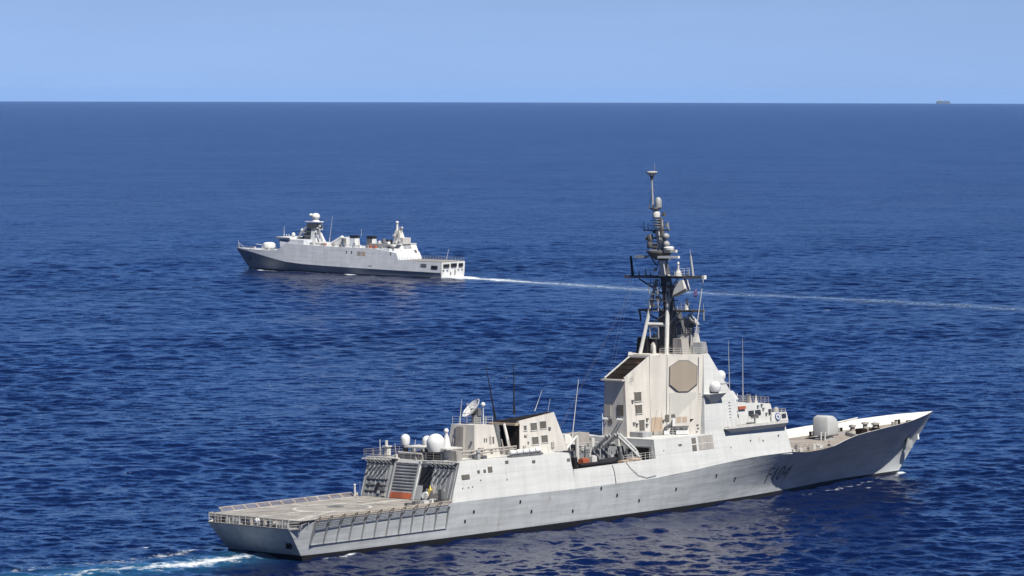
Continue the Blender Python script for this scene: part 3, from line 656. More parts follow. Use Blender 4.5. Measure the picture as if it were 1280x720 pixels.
# ---- middle: low deckhouse, missile tubes, boat davit, clutter
block('midship_house', 56, 70.6, 56.4, 70.6, 6.9, 9.6, 3.0, 2.9, 'wall')
k = MB(); k.box(67.6, 70.4, -2.2, 6.6, 9.72, 9.95); k.build('gun_deck', 'grey', ship)
k = MB(); k.box(69.15, 69.35, -8.4, -3.6, 7.0, 9.7); k.build('bay_bulkhead', 'grey', ship)
k = MB(); k.box(69.05, 69.16, -7.9, -4.0, 7.0, 9.5); k.build('bay_opening', 'soot', ship)  # near-black panel paints the shade under the deck onto the bulkhead
def launcher(base, d, s):
    k = MB(); d = Vector(d).normalized()
    side = Vector((0, 0, 1)).cross(d).normalized(); up = d.cross(side)
    r = empty_part = None
    kk = MB(); kk.tube(Vector(base) + Vector((0, 0, -.7)), Vector(base) + d * 1.2, .22, .22, 6); kk.tube(Vector(base) + d * 3.2 + Vector((0, 0, -2.6)), Vector(base) + d * 3.0, .12, .12, 6)
    par = kk.build('launcher_frame', 'grey', ship)
    for i in (-1, 1):
        k = MB(); a = Vector(base) + side * i * .48; k.tube(a, a + d * 4.9, .21, .21, 12); k.tube(a + d * 2.4, a + d * 2.6, .26, .26, 12); k.tube(a + d * 4.85, a + d * 4.95, .25, .25, 12); k.tube(a, a + d * .2, .25, .25, 12); k.build('missile_tube', 'grey', par)
launcher((68.9, -6.6, 8.1), (-1.0, 3.7, 3.3), 1)
launcher((62.2, -1.8, 8.4), (1.0, -3.3, 3.0), -1)
launcher((64.2, -1.6, 8.4), (1.0, -3.3, 3.0), -1)
# davit arm and its mount
k = MB(); k.tube((54.2, -4.6, 9.5), (57.8, -4.3, 11.9), .22, .18, 8); k.tube((57.8, -4.3, 7.0), (57.8, -4.3, 12.0), .32, .25, 8); k.tube((54.2, -4.6, 9.5), (54.2, -4.6, 8.6), .05, .05, 5); k.build('boat_davit', 'pale', ship)
k = MB(); k.lathe((57.2, 2.2, 9.5), [(1.3, 0), (1.3, 1.2), (1.0, 1.6), (.5, 2.2)], 14); k.build('ventilator', 'grille', ship)
k = MB(); k.prism([(59, -1.0, 9.6), (61.4, -1.0, 9.6), (61.4, 2.4, 9.6), (59, 2.4, 9.6)], [(59.6, -.2, 11.8), (60.6, -.2, 11.8), (60.6, 1.4, 11.8), (59.6, 1.4, 11.8)]); k.build('ventilator', 'pale', ship)
k = MB(); k.box(62.5, 66.0, 1.0, 3.2, 9.6, 11.6); k.rail([(62.3, -1, 9.6), (66.2, -1, 9.6)], 1.1, .9, .035); k.build('deck_housing', 'grille', ship)
k = MB(); k.box(65.4, 67.2, -8.2, -6.8, 6.95, 8.2); k.box(63.4, 65.2, -8.3, -7.0, 6.95, 8.0); k.build('torpedo_locker', 'tan', ship)
k = MB(); k.rail([(62.8, -8.7, 7.9), (69.3, -8.7, 7.95)], 1.0, .9, .035); k.build('bay_railing', 'pale', ship)
for i in range(30):
    x = random.uniform(52.8, 68.5); y = random.uniform(-8.0, 2.5); z = 6.95 if y < -3.6 else 9.55
    if y < -5.6 and 54 < x < 63: continue
    k = MB(); w, d, h = random.uniform(.25, .9), random.uniform(.25, .8), random.uniform(.4, 1.7); c = random.choice(['pale', 'grey', 'grille', 'dkgrey', 'house', 'black'])
    if random.random() < .4: k.tube((x, y, z), (x + random.uniform(-.6, .6), y, z + h * 1.4), w * .18, w * .16, 7); k.ball((x, y, z + .1), w * .4, 8); k.build('deck_post', c, ship)
    else: k.box(x, x + w, y, y + d, z, z + h); k.box(x - .03, x + w + .03, y + .06, y + d - .06, z + h, z + h + .06); k.build('deck_locker', c, ship)
for i in range(34):
    x = random.uniform(52.8, 68.3); y = random.uniform(-6.2, -3.4); z = 6.95; h = random.uniform(1.2, 3.6); k = MB()
    if random.random() < .5: k.tube((x, y, z), (x + random.uniform(-.8, .8), y + random.uniform(-.5, .5), z + h), .1, .08, 6); k.box(x - .2, x + .2, y - .2, y + .2, z, z + .3)
    else: k.box(x, x + random.uniform(.4, 1.0), y, y + .5, z, z + h * .6); k.tube((x + .2, y + .25, z + h * .5), (x + .2, y + .25, z + h * .85), .12, .1, 6)
    if 54 < x < 63 and y < -5.2: continue
    k.build('bay_fitting', random.choice(['pale', 'grey', 'dkgrey', 'dkgrey', 'black', 'grille']), ship)
k = MB(); k.rail([(56.2, -3.5, 9.62), (62.0, -3.5, 9.62)], 1.1, .8, .035); k.build('house_railing', 'pale', ship)
k = MB(); k.prism([(71.2, -4.8, 9.75), (73.2, -4.8, 9.75), (73.2, -2.4, 9.75), (71.2, -2.4, 9.75)], [(71.1, -4.9, 11.45), (73.3, -4.9, 11.35), (73.3, -2.4, 11.4), (71.1, -2.4, 11.45)]); k.build('gun_tub', 'grey', ship)

# ---- funnel casing (fore): narrow block with slanted sooty top
k = MB()
A = [(70.6, 2.3), (70.6, -2.3)]
k.prism([(70.6, -2.35, 9.9), (82, -2.35, 9.9), (82, 2.35, 9.9), (70.6, 2.35, 9.9)], [(70.6, -2.05, 19.15), (82, -2.05, 19.15), (82, 2.05, 19.15), (70.6, 2.05, 19.15)])
k.prism([(70.6, -2.05, 19.15), (82, -2.05, 19.15), (82, 2.05, 19.15), (70.6, 2.05, 19.15)], [(76.9, -2.0, 22.42), (82, -2.0, 22.42), (82, 2.0, 22.42), (76.9, 2.0, 22.42)])
fc = k.build('funnel_casing', 'house', ship)
sl = Vector((6.3, 0, 3.27))
k = MB(); k.wall((70.6, 1.98, 19.2), (0, -1, 0), sl, 0.0, 3.96, .05, 7.0, .05); k.build('uptake_opening', 'sootlt', fc)  # flat sooty plate; its near-black also paints the shade inside the opening
k = MB(); k.wall((70.6, 2.0, 19.2), (0, -1, 0), sl, 0.0, .16, .0, 7.05, .22); k.wall((70.6, 2.0, 19.2), (0, -1, 0), sl, 3.85, 4.0, .0, 7.05, .22); k.build('opening_coaming', 'pale', fc)
for t in (1.2, 2.6, 4.0, 5.4): k = MB(); k.wall((70.6, 1.98, 19.2), (0, -1, 0), sl, .2, 3.8, t, t + .1, .12); k.build('opening_bar', 'soot', fc)
k = MB(); k.box(69.9, 70.65, -2.15, 2.15, 18.95, 19.17); k.build('casing_lip', 'house', fc)
CW = ((70.57, 2.3, 10), (0, -1, 0), (0, 0, 1))
for u0, u1, v0, v1, m in ((.1, 1.45, 3.7, 5.3, 'grille'), (2.75, 4.0, 3.8, 5.4, 'louvre'), (1.0, 1.7, 2.6, 3.3, 'louvre')):
    k = MB(); k.wall(*CW, u0, u1, v0, v1, .06); k.build('louvre', m, fc)
k = MB(); k.tube((70.2, 2.2, 10), (70.2, 2.2, 14), .06, .06, 5); k.build('pipe', 'white', fc)
for y in (2.0, 1.5, -.9, -1.45): k = MB(); k.lathe((70.2, y, 13.3), [(.13, -.3), (.2, .1), (.18, .14)], 10, (-1, 0, .4)); k.tube((70.2, y, 13.3), (70.62, y, 13.1), .06, .06, 5); k.build('floodlight', 'dome', fc)
BW = ((70.6, -2.36, 9.9), (1, 0, 0), (0, .03, 1))
for u0, u1, v0, v1 in ((1.9, 3.35, 5.95, 7.25), (2.0, 3.4, 4.1, 5.35), (2.7, 3.8, 1.5, 3.1)):
    k = MB(); k.wall(*BW, u0, u1, v0, v1, .06); o = k.build('louvre', 'louvre', fc)
    k = MB(); k.wall(*BW, u0 - .12, u1 + .12, v1 + .004, v1 + .1, .1); k.wall(*BW, u0 - .12, u1 + .12, v0 - .1, v0 - .004, .1); k.build('louvre_frame', 'pale', o)
for u0, v0 in ((1.3, 2.6), (1.9, 2.4), (4.1, 2.2), (4.2, 3.0), (1.2, 5.9)):
    k = MB(); k.wall(*BW, u0, u0 + .35, v0, v0 + .3, .25); k.build('fitting', 'dkgrey', fc)
k = MB()
for i in range(3): k.path([(71.6 + .25 * i, -2.45, 18.7), (71.4 + .25 * i, -2.5, 19.3), (71.9 + .25 * i, -2.45, 20.1)], .025)
k.build('handrail', 'grille', fc)

# ---- octagonal deckhouse with the flat radar faces
b = [(75.5, -2.2), (80.9, -7.8), (87.6, -7.8), (93, -2.2), (93, 2.2), (87.6, 7.8), (80.9, 7.8), (75.5, 2.2)]
tp = [(76.0, -2.2), (81.8, -7.35), (83.2, -7.3), (88.4, -2.2), (88.4, 2.2), (83.2, 7.3), (81.8, 7.35), (76, 2.2)]
k = MB(); k.prism([(x, y, 10.5) for x, y in b], [(x, y, 22.4) for x, y in tp]); dk = k.build('radar_deckhouse', 'house', ship)
# starboard side skin: carries the hull's slope up to the roof
k = MB()
def yside(z): return -8.52 + (z - 10.6) * .09
P_ = [(80.75, 10.6), (88.6, 10.6), (88.3, 15.25), (83.15, 22.39), (82.0, 22.39)]
k.prism([(x, yside(z) + 1.1, z) for x, z in P_], [(x, yside(z), z) for x, z in P_])
dkside = k.build('deckhouse_side', 'upper', ship)
SO = Vector((75.5, -2.2, 10.5)); SU = Vector((5.6, -5.4, 0)).normalized(); SV = Vector((.62, .1, 11.9)).normalized()
def spy(name, pts, mat, t=.06, par=dk):
    k = MB(); k.wallpoly(SO, SU, SV, pts, t, .3); return k.build(name, mat, par)
u0, u1 = 3.0, 6.95
hexp = lambda g: [(u0 - g, 7.55 - g * .4), (u0 + 1.3, 6.5 - g), (u1 - 1.3, 6.5 - g), (u1 + g, 7.55 - g * .4), (u1 + g, 10.15 + g * .4), (u1 - 1.3, 11.0 + g), (u0 + 1.3, 11.0 + g), (u0 - g, 10.15 + g * .4)]
rp = spy('radar_panel', hexp(0), 'radar', .2); spy('panel_rim', hexp(.12), 'dkgrey', .12, rp)
spy('wall_patch', [(u0, .6), (u1, .6), (u1, 6.35), (u0, 6.35)], 'pale', .045).active_material = paint('patch_paint', (0.35, .34, .31), .5, .06, .05)
spy('tan_panel', [(.35, .35), (2.0, .35), (2.0, 2.75), (.35, 2.75)], 'tan', .12)
tw = spy('window', [(3.9, 1.75), (5.7, 1.75), (5.7, 2.9), (3.9, 2.9)], 'pale', .1)
spy('pane', [(4.05, 1.9), (4.72, 1.9), (4.72, 2.75), (4.05, 2.75)], 'tan', .13, tw); spy('pane', [(4.88, 1.9), (5.55, 1.9), (5.55, 2.75), (4.88, 2.75)], 'tan', .13, tw)
spy('louvre', [(2.35, 2.1), (2.95, 2.1), (2.95, 3.1), (2.35, 3.1)], 'louvre', .1); spy('louvre', [(3.25, 2.7), (3.8, 2.7), (3.8, 3.15), (3.25, 3.15)], 'louvre', .1)
spy('platform', [(3.3, 1.25), (5.8, 1.25), (5.8, 1.4), (3.3, 1.4)], 'dkgrey', .8)
spy('funnel_vent', [(6.0, 2.4), (6.75, 2.4), (6.45, 1.5), (6.4, .5), (6.2, .5)], 'black', .15)
spy('davit_arm', [(2.2, 1.3), (2.4, 1.0), (3.3, 1.75), (3.2, 1.9)], 'dkgrey', .5); spy('davit_post', [(3.3, .2), (3.65, .2), (3.65, 2.1), (3.3, 2.1)], 'dkgrey', .45); spy('locker', [(3.4, 1.4), (3.75, 1.4), (3.75, 2.5), (3.4, 2.5)], 'white', .6)
for u, v in ((2.0, 2.2), (4.6, .9), (7.0, 1.4), (7.1, .9), (6.9, .4)): spy('fitting', [(u, v), (u + .28, v), (u + .28, v + .2), (u, v + .2)], 'dkgrey', .3)
for u, w in ((.6, 1.3), (2.1, .8), (3.9, 1.8)):
    spy('locker', [(u, .2), (u + w, .2), (u + w, .75), (u, .75)], random.choice(['dome', 'pale', 'grille']), 1.3)
for u in (.15, 2.55, 7.25): spy('conduit', [(u, .2), (u + .06, .2), (u + .06, 11.6), (u, 11.6)], random.choice(['pale', 'grey']), .1)
for i in range(14): spy('ladder_rung', [(7.35, .6 + i * .42), (7.65, .6 + i * .42), (7.65, .66 + i * .42), (7.35, .66 + i * .42)], 'grille', .1)
k = MB(); k.rail([(76.5, -4.9, 10.7), (80.2, -8.4, 10.7)], 1.0, .8, .03); k.build('railing', 'pale', dk)

# sponsons with satellite domes high on the starboard side
def sponson(x0, x1, y0, y1, z, drop, name='dome_platform'):
    k = MB(); k.prism([(x0 + 1.7, y0 + .0, z - drop), (x1 - 1.2, y0 + .0, z - drop), (x1 - 1.1, y0 + .3, z - drop + .1), (x0 + 1.6, y0 + .3, z - drop + .1)], [(x0, y1, z), (x1, y1, z), (x1, y0, z), (x0, y0, z)]); return k.build(name, 'upper', dkside)
sponson(81.2, 85.0, -7.9, -9.25, 16.55, 1.7)
dome('satellite_dome', 83.3, -8.55, 17.55, .82, 1.3, .5, 'dome', 'dkgrey')
k = MB(); k.box(83.6, 87.1, -7.9, -6.0, 17.7, 17.9); k.build('dome_platform', 'grey', dkside)
dome('satellite_dome', 86.3, -7.0, 19.0, .75, 1.2, .5, 'dome', 'dkgrey')
k = MB(); k.prism([(86.0, -8.05, 15.26), (89.2, -8.0, 15.26), (89.2, -4.2, 15.26), (86, -4.2, 15.26)], [(85.4, -7.8, 16.75), (88.2, -7.75, 16.6), (88.2, -4.2, 16.6), (85.4, -4.2, 16.75)]); k.build('side_house', 'upper', ship)
dome('searchlight', 87.3, -6.6, 17.55, .55, .9, .4, 'grey', 'dkgrey')
# ---- bridge
k = MB(); k.prism([(89.0, -7.4, 10.55), (98.6, -7.4, 10.55), (99.6, -4.5, 10.55), (99.6, 4.5, 10.55), (98.6, 7.4, 10.55), (89, 7.4, 10.55)], [(89.0, -7.05, 14.75), (97.6, -7.0, 14.05), (98.5, -4.3, 14.0), (98.5, 4.3, 14.0), (97.6, 7.0, 14.05), (89, 7.05, 14.75)])
br = k.build('bridge', 'upper', ship)
RW = ((89, -7.4, 10.55), (1, 0, 0), (0, .09, 1))
def bw(name, u0, u1, v0, v1, mat, t=.06): k = MB(); k.wall(*RW, u0, u1, v0, v1, t); return k.build(name, mat, br)
bw('window', 3.3, 4.5, 2.0, 2.75, 'glass'); bw('window', 4.85, 6.1, 2.0, 2.75, 'glass'); bw('window', 7.95, 8.85, 1.85, 2.7, 'glass')
bw('porthole', .55, .95, 1.9, 2.45, 'glass'); bw('porthole', .5, .85, 2.7, 2.95, 'louvre')
for u, v in ((5.4, 3.15), (6.6, 2.7), (7.2, 1.9), (6.3, 3.3)): bw('lamp', u, u + .28, v, v + .3, 'dkgrey', .2)
bw('sign_board', .95, 2.5, 3.1, 3.55, 'orange', .3)
for i in range(7): k = MB(); k.wall(*RW, 4.2, 4.3, .4 + i * .05, .45 + i * .05, .02)
for x in np.linspace(91.2, 97.2, 4):      # front and side windows of the bridge face the bow
    pass
for y in np.linspace(-3.6, 3.6, 7):
    k = MB(); k.wall((99.6, -4.5, 10.55), (0, 1, 0), (-1.1, 0, 3.45), y + 4.5 - .5, y + 4.5 + .5, 1.9, 2.9, .06); k.build('window', 'glass', br)
k = MB(); k.rail([(89.2, -6.9, 14.75), (97.4, -6.85, 14.05), (98.2, -4.2, 14.0), (98.2, 4.2, 14.0)], 1.0, .9, .035); k.build('bridge_railing', 'grille', br)
for i in range(13):
    x = random.uniform(89.5, 97.8); y = random.uniform(-6.5, 0); z = 14.75 - (x - 89) * .08; k = MB(); h = random.uniform(.5, 1.5)
    k.tube((x, y, z - .1), (x, y, z + h), .09, .06, 5)
    if random.random() < .6: k.lathe((x, y, z - .05), [(.3, 0), (.08, h * .8)], 8)
    if random.random() < .4: k.ball((x, y, z + h), .2, 8)
    k.build('aerial', random.choice(['pale', 'grille', 'dome', 'dkgrey']), br)
# bridge wing with its fascia, end tub and crest
k = MB(); k.prism([(86.9, -8.35, 10.1), (99.3, -8.35, 10.3), (98.9, -7.2, 10.3), (86.9, -7.2, 10.1)], [(85.0, -9.45, 11.15), (98.8, -9.45, 11.15), (99.2, -7.2, 11.15), (85.0, -7.2, 11.15)]); wing = k.build('bridge_wing', 'upper', ship)
k = MB(); k.box(85.0, 98.8, -9.48, -9.33, 11.16, 11.55); k.build('wing_coaming', 'pale', wing)
k = MB(); k.prism([(94.9, -9.5, 11.56), (98.8, -9.5, 11.56), (99.0, -8.6, 11.56), (98.7, -9.3, 11.56), (94.9, -9.3, 11.56)], [(95.1, -9.35, 13.0), (98.6, -9.35, 12.8), (98.9, -8.5, 12.8), (98.5, -9.15, 12.8), (95.1, -9.15, 13.0)]); tub = k.build('wing_bulwark', 'pale', wing)
CO = ((96.35, -9.5, 12.25), (1, 0, 0), (0, .1, 1))
def disc(name, r, mat, t, par, n=24, pts=None):
    k = MB(); k.wallpoly(*CO, pts or [(r * math.cos(2 * math.pi * i / n), r * math.sin(2 * math.pi * i / n)) for i in range(n)], t, .05); return k.build(name, mat, par)
cr = disc('crest', .58, 'blue', .05, tub); disc('crest_field', .44, 'white', .065, cr)
disc('crest_emblem', 0, 'blue', .08, cr, pts=[(0, .36), (.12, .1), (.3, .05), (.14, -.08), (.16, -.34), (0, -.2), (-.16, -.34), (-.14, -.08), (-.3, .05), (-.12, .1)])
k = MB(); k.wall(*CO, 1.0, 1.9, -.25, .35, .05); k.build('wing_window', 'glass', tub)
k = MB(); k.rail([(95.1, -9.25, 12.9), (98.5, -9.2, 12.75), (98.8, -7.4, 12.75)], .55, .8, .035, 2); k.build('wing_railing', 'pale', wing); k = MB(); k.rail([(85.1, -9.3, 11.55), (91.5, -9.3, 11.55)], .95, .9, .03); k.build('wing_railing', 'pale', wing)
k = MB(); k.lathe((97.3, -8.4, 11.2), [(.2, 0), (.2, 1.3), (.4, 1.5), (.42, 2.0), (.3, 2.3), (.05, 2.4)], 10); k.build('pelorus', 'grille', wing)
k = MB(); k.box(90.4, 91.6, -9.0, -8.3, 11.16, 11.7); k.box(88, 90, -9.1, -8.4, 11.16, 11.5); k.tube((91.8, -8.8, 11.2), (91.8, -8.8, 12.8), .12, .12, 6); k.box(91.2, 92.4, -9.1, -8.5, 12.3, 12.9); k.build('wing_gear', 'dkgrey', wing)
k = MB()
for i in range(9): k.box(86.6, 87.05, -8.35 + i * .03 - .08, -8.2 + i * .03, 11.3 + i * .45, 11.4 + i * .45)
k.build('ladder', 'dkgrey', dkside)

# ---- foredeck: gun, vertical launch hatches, anchors and mooring gear
gx = 117.9
prof = [(0, 0), (-.05, 2.5), (.2, 3.0), (.9, 3.2), (1.7, 3.1), (2.4, 2.6), (2.85, 1.7), (2.95, .7), (2.6, 0)]
k = MB(); zb = 7.35
A = [(gx + x, -1.75, zb + z) for x, z in prof]; 
cx_, cz_ = 1.35, 1.5
def inset(f, y): return [(gx + cx_ + (x - cx_) * f, y, zb + cz_ + (z - cz_) * f) for x, z in prof]
rows = [inset(.76, -1.6), inset(.92, -1.5), inset(1, -1.2), inset(1, 1.2), inset(.92, 1.5), inset(.76, 1.6)]
rows = [r + [r[0]] for r in rows]; k.grid(rows); k._add(rows[0][:-1], [tuple(range(len(prof)))]); k._add(rows[-1][:-1], [tuple(range(len(prof)))[::-1]])
gun = k.build('gun_turret', 'pale', ship); gun.active_material = paint('gun_paint', (0.31, 0.315, 0.305), .5, .08, .06)
k = MB(); k.lathe((gx + 1.3, 0, 6.5), [(1.7, 0), (1.7, .4), (1.2, .45), (1.2, .95)], 24); k.build('gun_base', 'grey', gun)
k = MB(); k.tube((gx + 2.5, 0, 9.0), (gx + 4.0, 0, 9.12), .28, .24, 10); k.tube((gx + 4.0, 0, 9.12), (gx + 9.4, 0, 9.55), .16, .11, 10); k.build('gun_barrel', 'pale', gun)
for y in (-1.3, -.5): k = MB(); k.box(gx - .5, gx - .3, y - .08, y + .08, 6.55, 7.9); k.tube((gx - .4, y, 7.9), (gx + .1, y, 8.0), .05, .05, 5); k.build('gun_strut', 'pale', gun)
k = MB(); k.box(103.2, 111.5, -3.9, 3.9, 6.3, 6.75); vls = k.build('launch_cell_deck', 'fdeck', ship)
for i in range(6):
    for j in range(4):
        k = MB(); x = 103.6 + i * 1.3; y = -3.5 + j * 1.8; k.box(x, x + 1.05, y, y + 1.5, 6.75, 6.83); k.build('launch_hatch', 'grille', vls)
k = MB(); k.box(102.0, 103.0, -6.6, -5.4, 6.3, 7.0); k.box(102.1, 102.9, -6.5, -5.5, 7.0, 7.1); k.build('deck_locker', 'orange', ship)
for (x, y) in ((103, -8.2), (105.5, -8.0), (107, -7.6), (109, -7.2), (104.5, -6.2), (112, -6.6), (106, -5.2), (101.5, -7.5), (110.5, -5.4), (101.2, -8.3)):
    k = MB(); w = random.uniform(.35, .8); k.box(x, x + w, y, y + w * .8, 6.25, 6.5 + random.uniform(.2, .7)); k.tube((x + w / 2, y + .2, 6.4), (x + w / 2, y + .2, 7.3), .05, .05, 5); k.build('deck_locker', random.choice(['pale', 'grille', 'house', 'dkgrey', 'fdeck']), ship)
k = MB(); k.rail([(100.6, -8.85, 6.55), (104, -8.65, 6.3), (109.5, -8.2, 6.5)], .95, 1.0, .03); k.build('deck_railing', 'pale', ship)
for (x, y) in ((127, .8), (131, -.6), (131, 1.4)):
    z = DZ(x); k = MB(); k.lathe((x, y, z), [(.75, 0), (.7, .25), (.4, .35), (.38, .9), (.62, 1.0), (.6, 1.25), (.2, 1.35)], 14); k.build('capstan', 'grille', ship)
for (x, y) in ((124, -3.6), (134.5, -1.9), (134.5, 1.9), (139, -1.2), (139, 1.1), (127, 3.4), (121.5, 4.6), (137, .2)):
    z = DZ(x); k = MB(); k.tube((x - .4, y, z), (x - .4, y, z + .75), .2, .24, 8); k.tube((x + .4, y, z), (x + .4, y, z + .75), .2, .24, 8); k.box(x - .8, x + .8, y - .28, y + .28, z - .02, z + .08); k.build('bollard', random.choice(['sootlt', 'grille', 'pale']), ship)
for (x, y, L) in ((123.5, 1.2, 8), (124, 2.4, 9)):
    k = MB(); k.path([(x, y, DZ(x) + .15), (x + L, y - .4, DZ(x + L) + .12)], .11); k.build('anchor_chain', 'sootlt', ship)
k = MB(); k.box(125.3, 126.8, -2.4, -1.2, 7.0, 8.0); k.box(128.6, 129.8, -2.6, -1.6, 7.1, 7.9); k.build('deck_locker', 'sootlt', ship)
k = MB(); k.prism([(121.8, -4.6, 6.7), (122, -4.6, 6.7), (124.6, 0, 6.8), (124.4, 0, 6.8)], [(121.7, -4.6, 7.4), (121.9, -4.6, 7.4), (124.5, 0, 7.6), (124.3, 0, 7.6)]); k.prism([(121.8, 4.6, 6.7), (122, 4.6, 6.7), (124.6, 0, 6.8), (124.4, 0, 6.8)], [(121.7, 4.6, 7.4), (121.9, 4.6, 7.4), (124.5, 0, 7.6), (124.3, 0, 7.6)]); k.build('breakwater', 'pale', ship)
# anchors in their hawse pipes
def anchor(c, sh, side):
    c = Vector(c); k = MB(); k.tube(c, c + Vector(sh), .26, .2, 8); o = k.build('anchor', 'dkgrey', ship)
    k = MB(); fx, fyv, fz_ = Vector((1, 0, 0)), Vector((0, side, 0)), Vector((0, 0, 1))
    for q in (-1, 1):
        k.prism([c + Vector((-.75 + q * .1, side * .15, -.9)), c + Vector((.35 + q * .3, side * .15, -1.15)), c + Vector((.75, side * .15, .1)), c + Vector((-.25, side * .15, .35))],
                [c + Vector((-.75 + q * .1, side * .38, -1.0)), c + Vector((.35 + q * .3, side * .42, -1.2)), c + Vector((.75, side * .45, 0)), c + Vector((-.25, side * .4, .3))]) if q > 0 else None
    k.build('anchor_fluke', 'grey', o)
    k = MB(); k.lathe(c + Vector((.1, -side * .3, .4)), [(.62, 0), (.66, .25), (.5, .3)], 12, (0, side, -.3)); k.build('hawse_ring', 'dkgrey', o)
anchor((137.9, -1.75, 5.2), (.6, .3, 1.3), -1)
k = MB(); k.tube((140.3, .3, 6.1), (142.5, -.15, 5.5), .3, .18, 8); o = k.build('anchor', 'dkgrey', ship)
k = MB(); k.prism([(142.3, -.45, 5.0), (142.7, -.45, 5.1), (142.8, .3, 5.1), (142.4, .3, 5.0)], [(142.3, -.35, 6.0), (142.6, -.35, 6.0), (142.7, .25, 6.0), (142.4, .25, 6.0)]); k.build('anchor_fluke', 'white', o)

# ---- roof of the radar deckhouse and the mast
RZ = 22.4
k = MB(); k.rail([(77.0, -3.3, RZ), (81.7, -7.2, RZ), (83.1, -7.2, RZ), (87.8, -2.4, RZ)], 1.0, .9, .03); k.build('roof_railing', 'pale', dk)
k = MB(); k.prism([(81.6, -5.5, RZ), (86.6, -3.3, RZ), (86.6, 3, RZ), (81.6, 3, RZ)], [(82, -5.1, 25.2), (86, -3.0, 25.2), (86, 2.6, 25.2), (82, 2.6, 25.2)]); dh = k.build('director_house', 'house', ship)
k = MB(); k.prism([(82.0, -7.1, RZ), (84.4, -6.2, RZ), (84.4, -5.2, RZ), (81.6, -5.6, RZ)], [(82.1, -7.0, 24.1), (84.2, -6.1, 24.1), (84.2, -5.2, 24.1), (81.7, -5.6, 24.1)]); k.build('roof_locker', 'grey', dk)
k = MB(); k.prism([(80.2, -4.9, RZ), (81.4, -5.4, RZ), (81.6, -3, RZ), (80.4, -2.8, RZ)], [(80.3, -4.6, 24.7), (81.3, -5.1, 24.7), (81.5, -3, 24.7), (80.5, -2.8, 24.7)]); k.build('roof_locker', 'grille', dk)
k = MB(); k.rail([(81.9, -5.2, 25.2), (86, -3.1, 25.2)], 1.0, .7, .035); k.rail([(81.9, -5.2, 25.2), (81.9, 2.4, 25.2)], 1.0, .9, .035); k.build('railing', 'pale', dh)
k = MB(); k.lathe((82.6, -4.2, 25.2), [(.75, 0), (.6, 1.4)], 12); k.box(82.2, 83.1, -4.9, -3.5, 26.4, 27.6); fd = k.build('fire_director', 'mast', ship)
k = MB(); axd = Vector((.35, -.75, .75)).normalized(); k.lathe((82.6, -4.9, 27.3), [(.2, -.3), (.8, -.1), (1.15, .25), (1.1, .3), (.7, .0), (.01, -.1)], 20, axd); k.build('dish', 'grey', fd)
# black ventilators either side of the mast foot
k = MB(); k.prism([(80, 2.0, RZ), (82.2, 2.0, RZ), (82.2, 4.2, RZ), (80, 4.2, RZ)], [(80.1, 2.1, 24.8), (82.1, 2.1, 24.8), (82.1, 4.0, 24.8), (80.1, 4.0, 24.8)]); k.build('ventilator', 'black', ship)
k = MB(); k.lathe((80.2, .9, RZ), [(.45, 0), (.4, 1.3), (.1, 1.7)], 8); k.build('ventilator', 'grille', ship)
k = MB(); k.lathe((79.6, 0.2, RZ), [(.3, 0), (.25, 1.1), (.1, 1.3)], 8); k.build('ventilator', 'pale', ship)

k = MB(); k.tube((84.0, 0, RZ), (82.3, 0, 33.7), 1.0, .85, 10); k.tube((82.3, 0, 33.7), (81.5, 0, 37.2), .85, .6, 10)
mast = k.build('mast', 'mast', ship)
def mp(name, mat, k): return k.build(name, mat, mast)
def T(*a): k = MB(); k.tube(*a); return k
mp('leg', 'pale', T((79.9, -2.0, RZ - .1), (81.6, -1.1, 33.6), .34, .3, 10))
mp('leg', 'pale', T((79.2, 2.7, RZ - .1), (81.3, 1.0, 33.4), .3, .24, 10))
mp('brace', 'pale', T((80.2, 2.2, 26.75), (80.9, -1.6, 26.7), .28, .28, 8))
mp('brace', 'grey', T((80.9, -1.6, 26.7), (82.7, -2.9, 29.0), .12, .1, 6)); mp('brace', 'grey', T((80.9, 1.9, 26.8), (81.0, -1.4, 28.6), .09, .09, 6))
mp('brace', 'grey', T((82.4, -.6, 26.3), (82, -6.2, 28.9), .12, .1, 6)); mp('brace', 'mast', T((82.4, .4, 26.6), (82, 4.2, 28.7), .12, .1, 6))
mp('brace', 'mast', T((82.1, 0, 31.0), (81.2, 4.4, 33.5), .14, .12, 6)); mp('brace', 'mast', T((82.1, -.4, 31.0), (81.2, -4.9, 33.6), .16, .12, 6)); mp('brace', 'grey', T((82.0, -1.2, 32.2), (81.2, -3.4, 33.6), .1, .1, 6))
for z in (24.6, 28.7, 31.2):   # ladder frames inside the tripod
    k = MB(); k.box(80.2, 80.35, -.2, 1.6, z, z + .14); k.box(80.2, 80.35, -.2, 1.6, z + 1.7, z + 1.84); k.box(80.2, 80.35, -.2, -.08, z, z + 1.84); k.box(80.2, 80.35, 1.5, 1.62, z, z + 1.84); mp('mast_frame', 'grey', k)
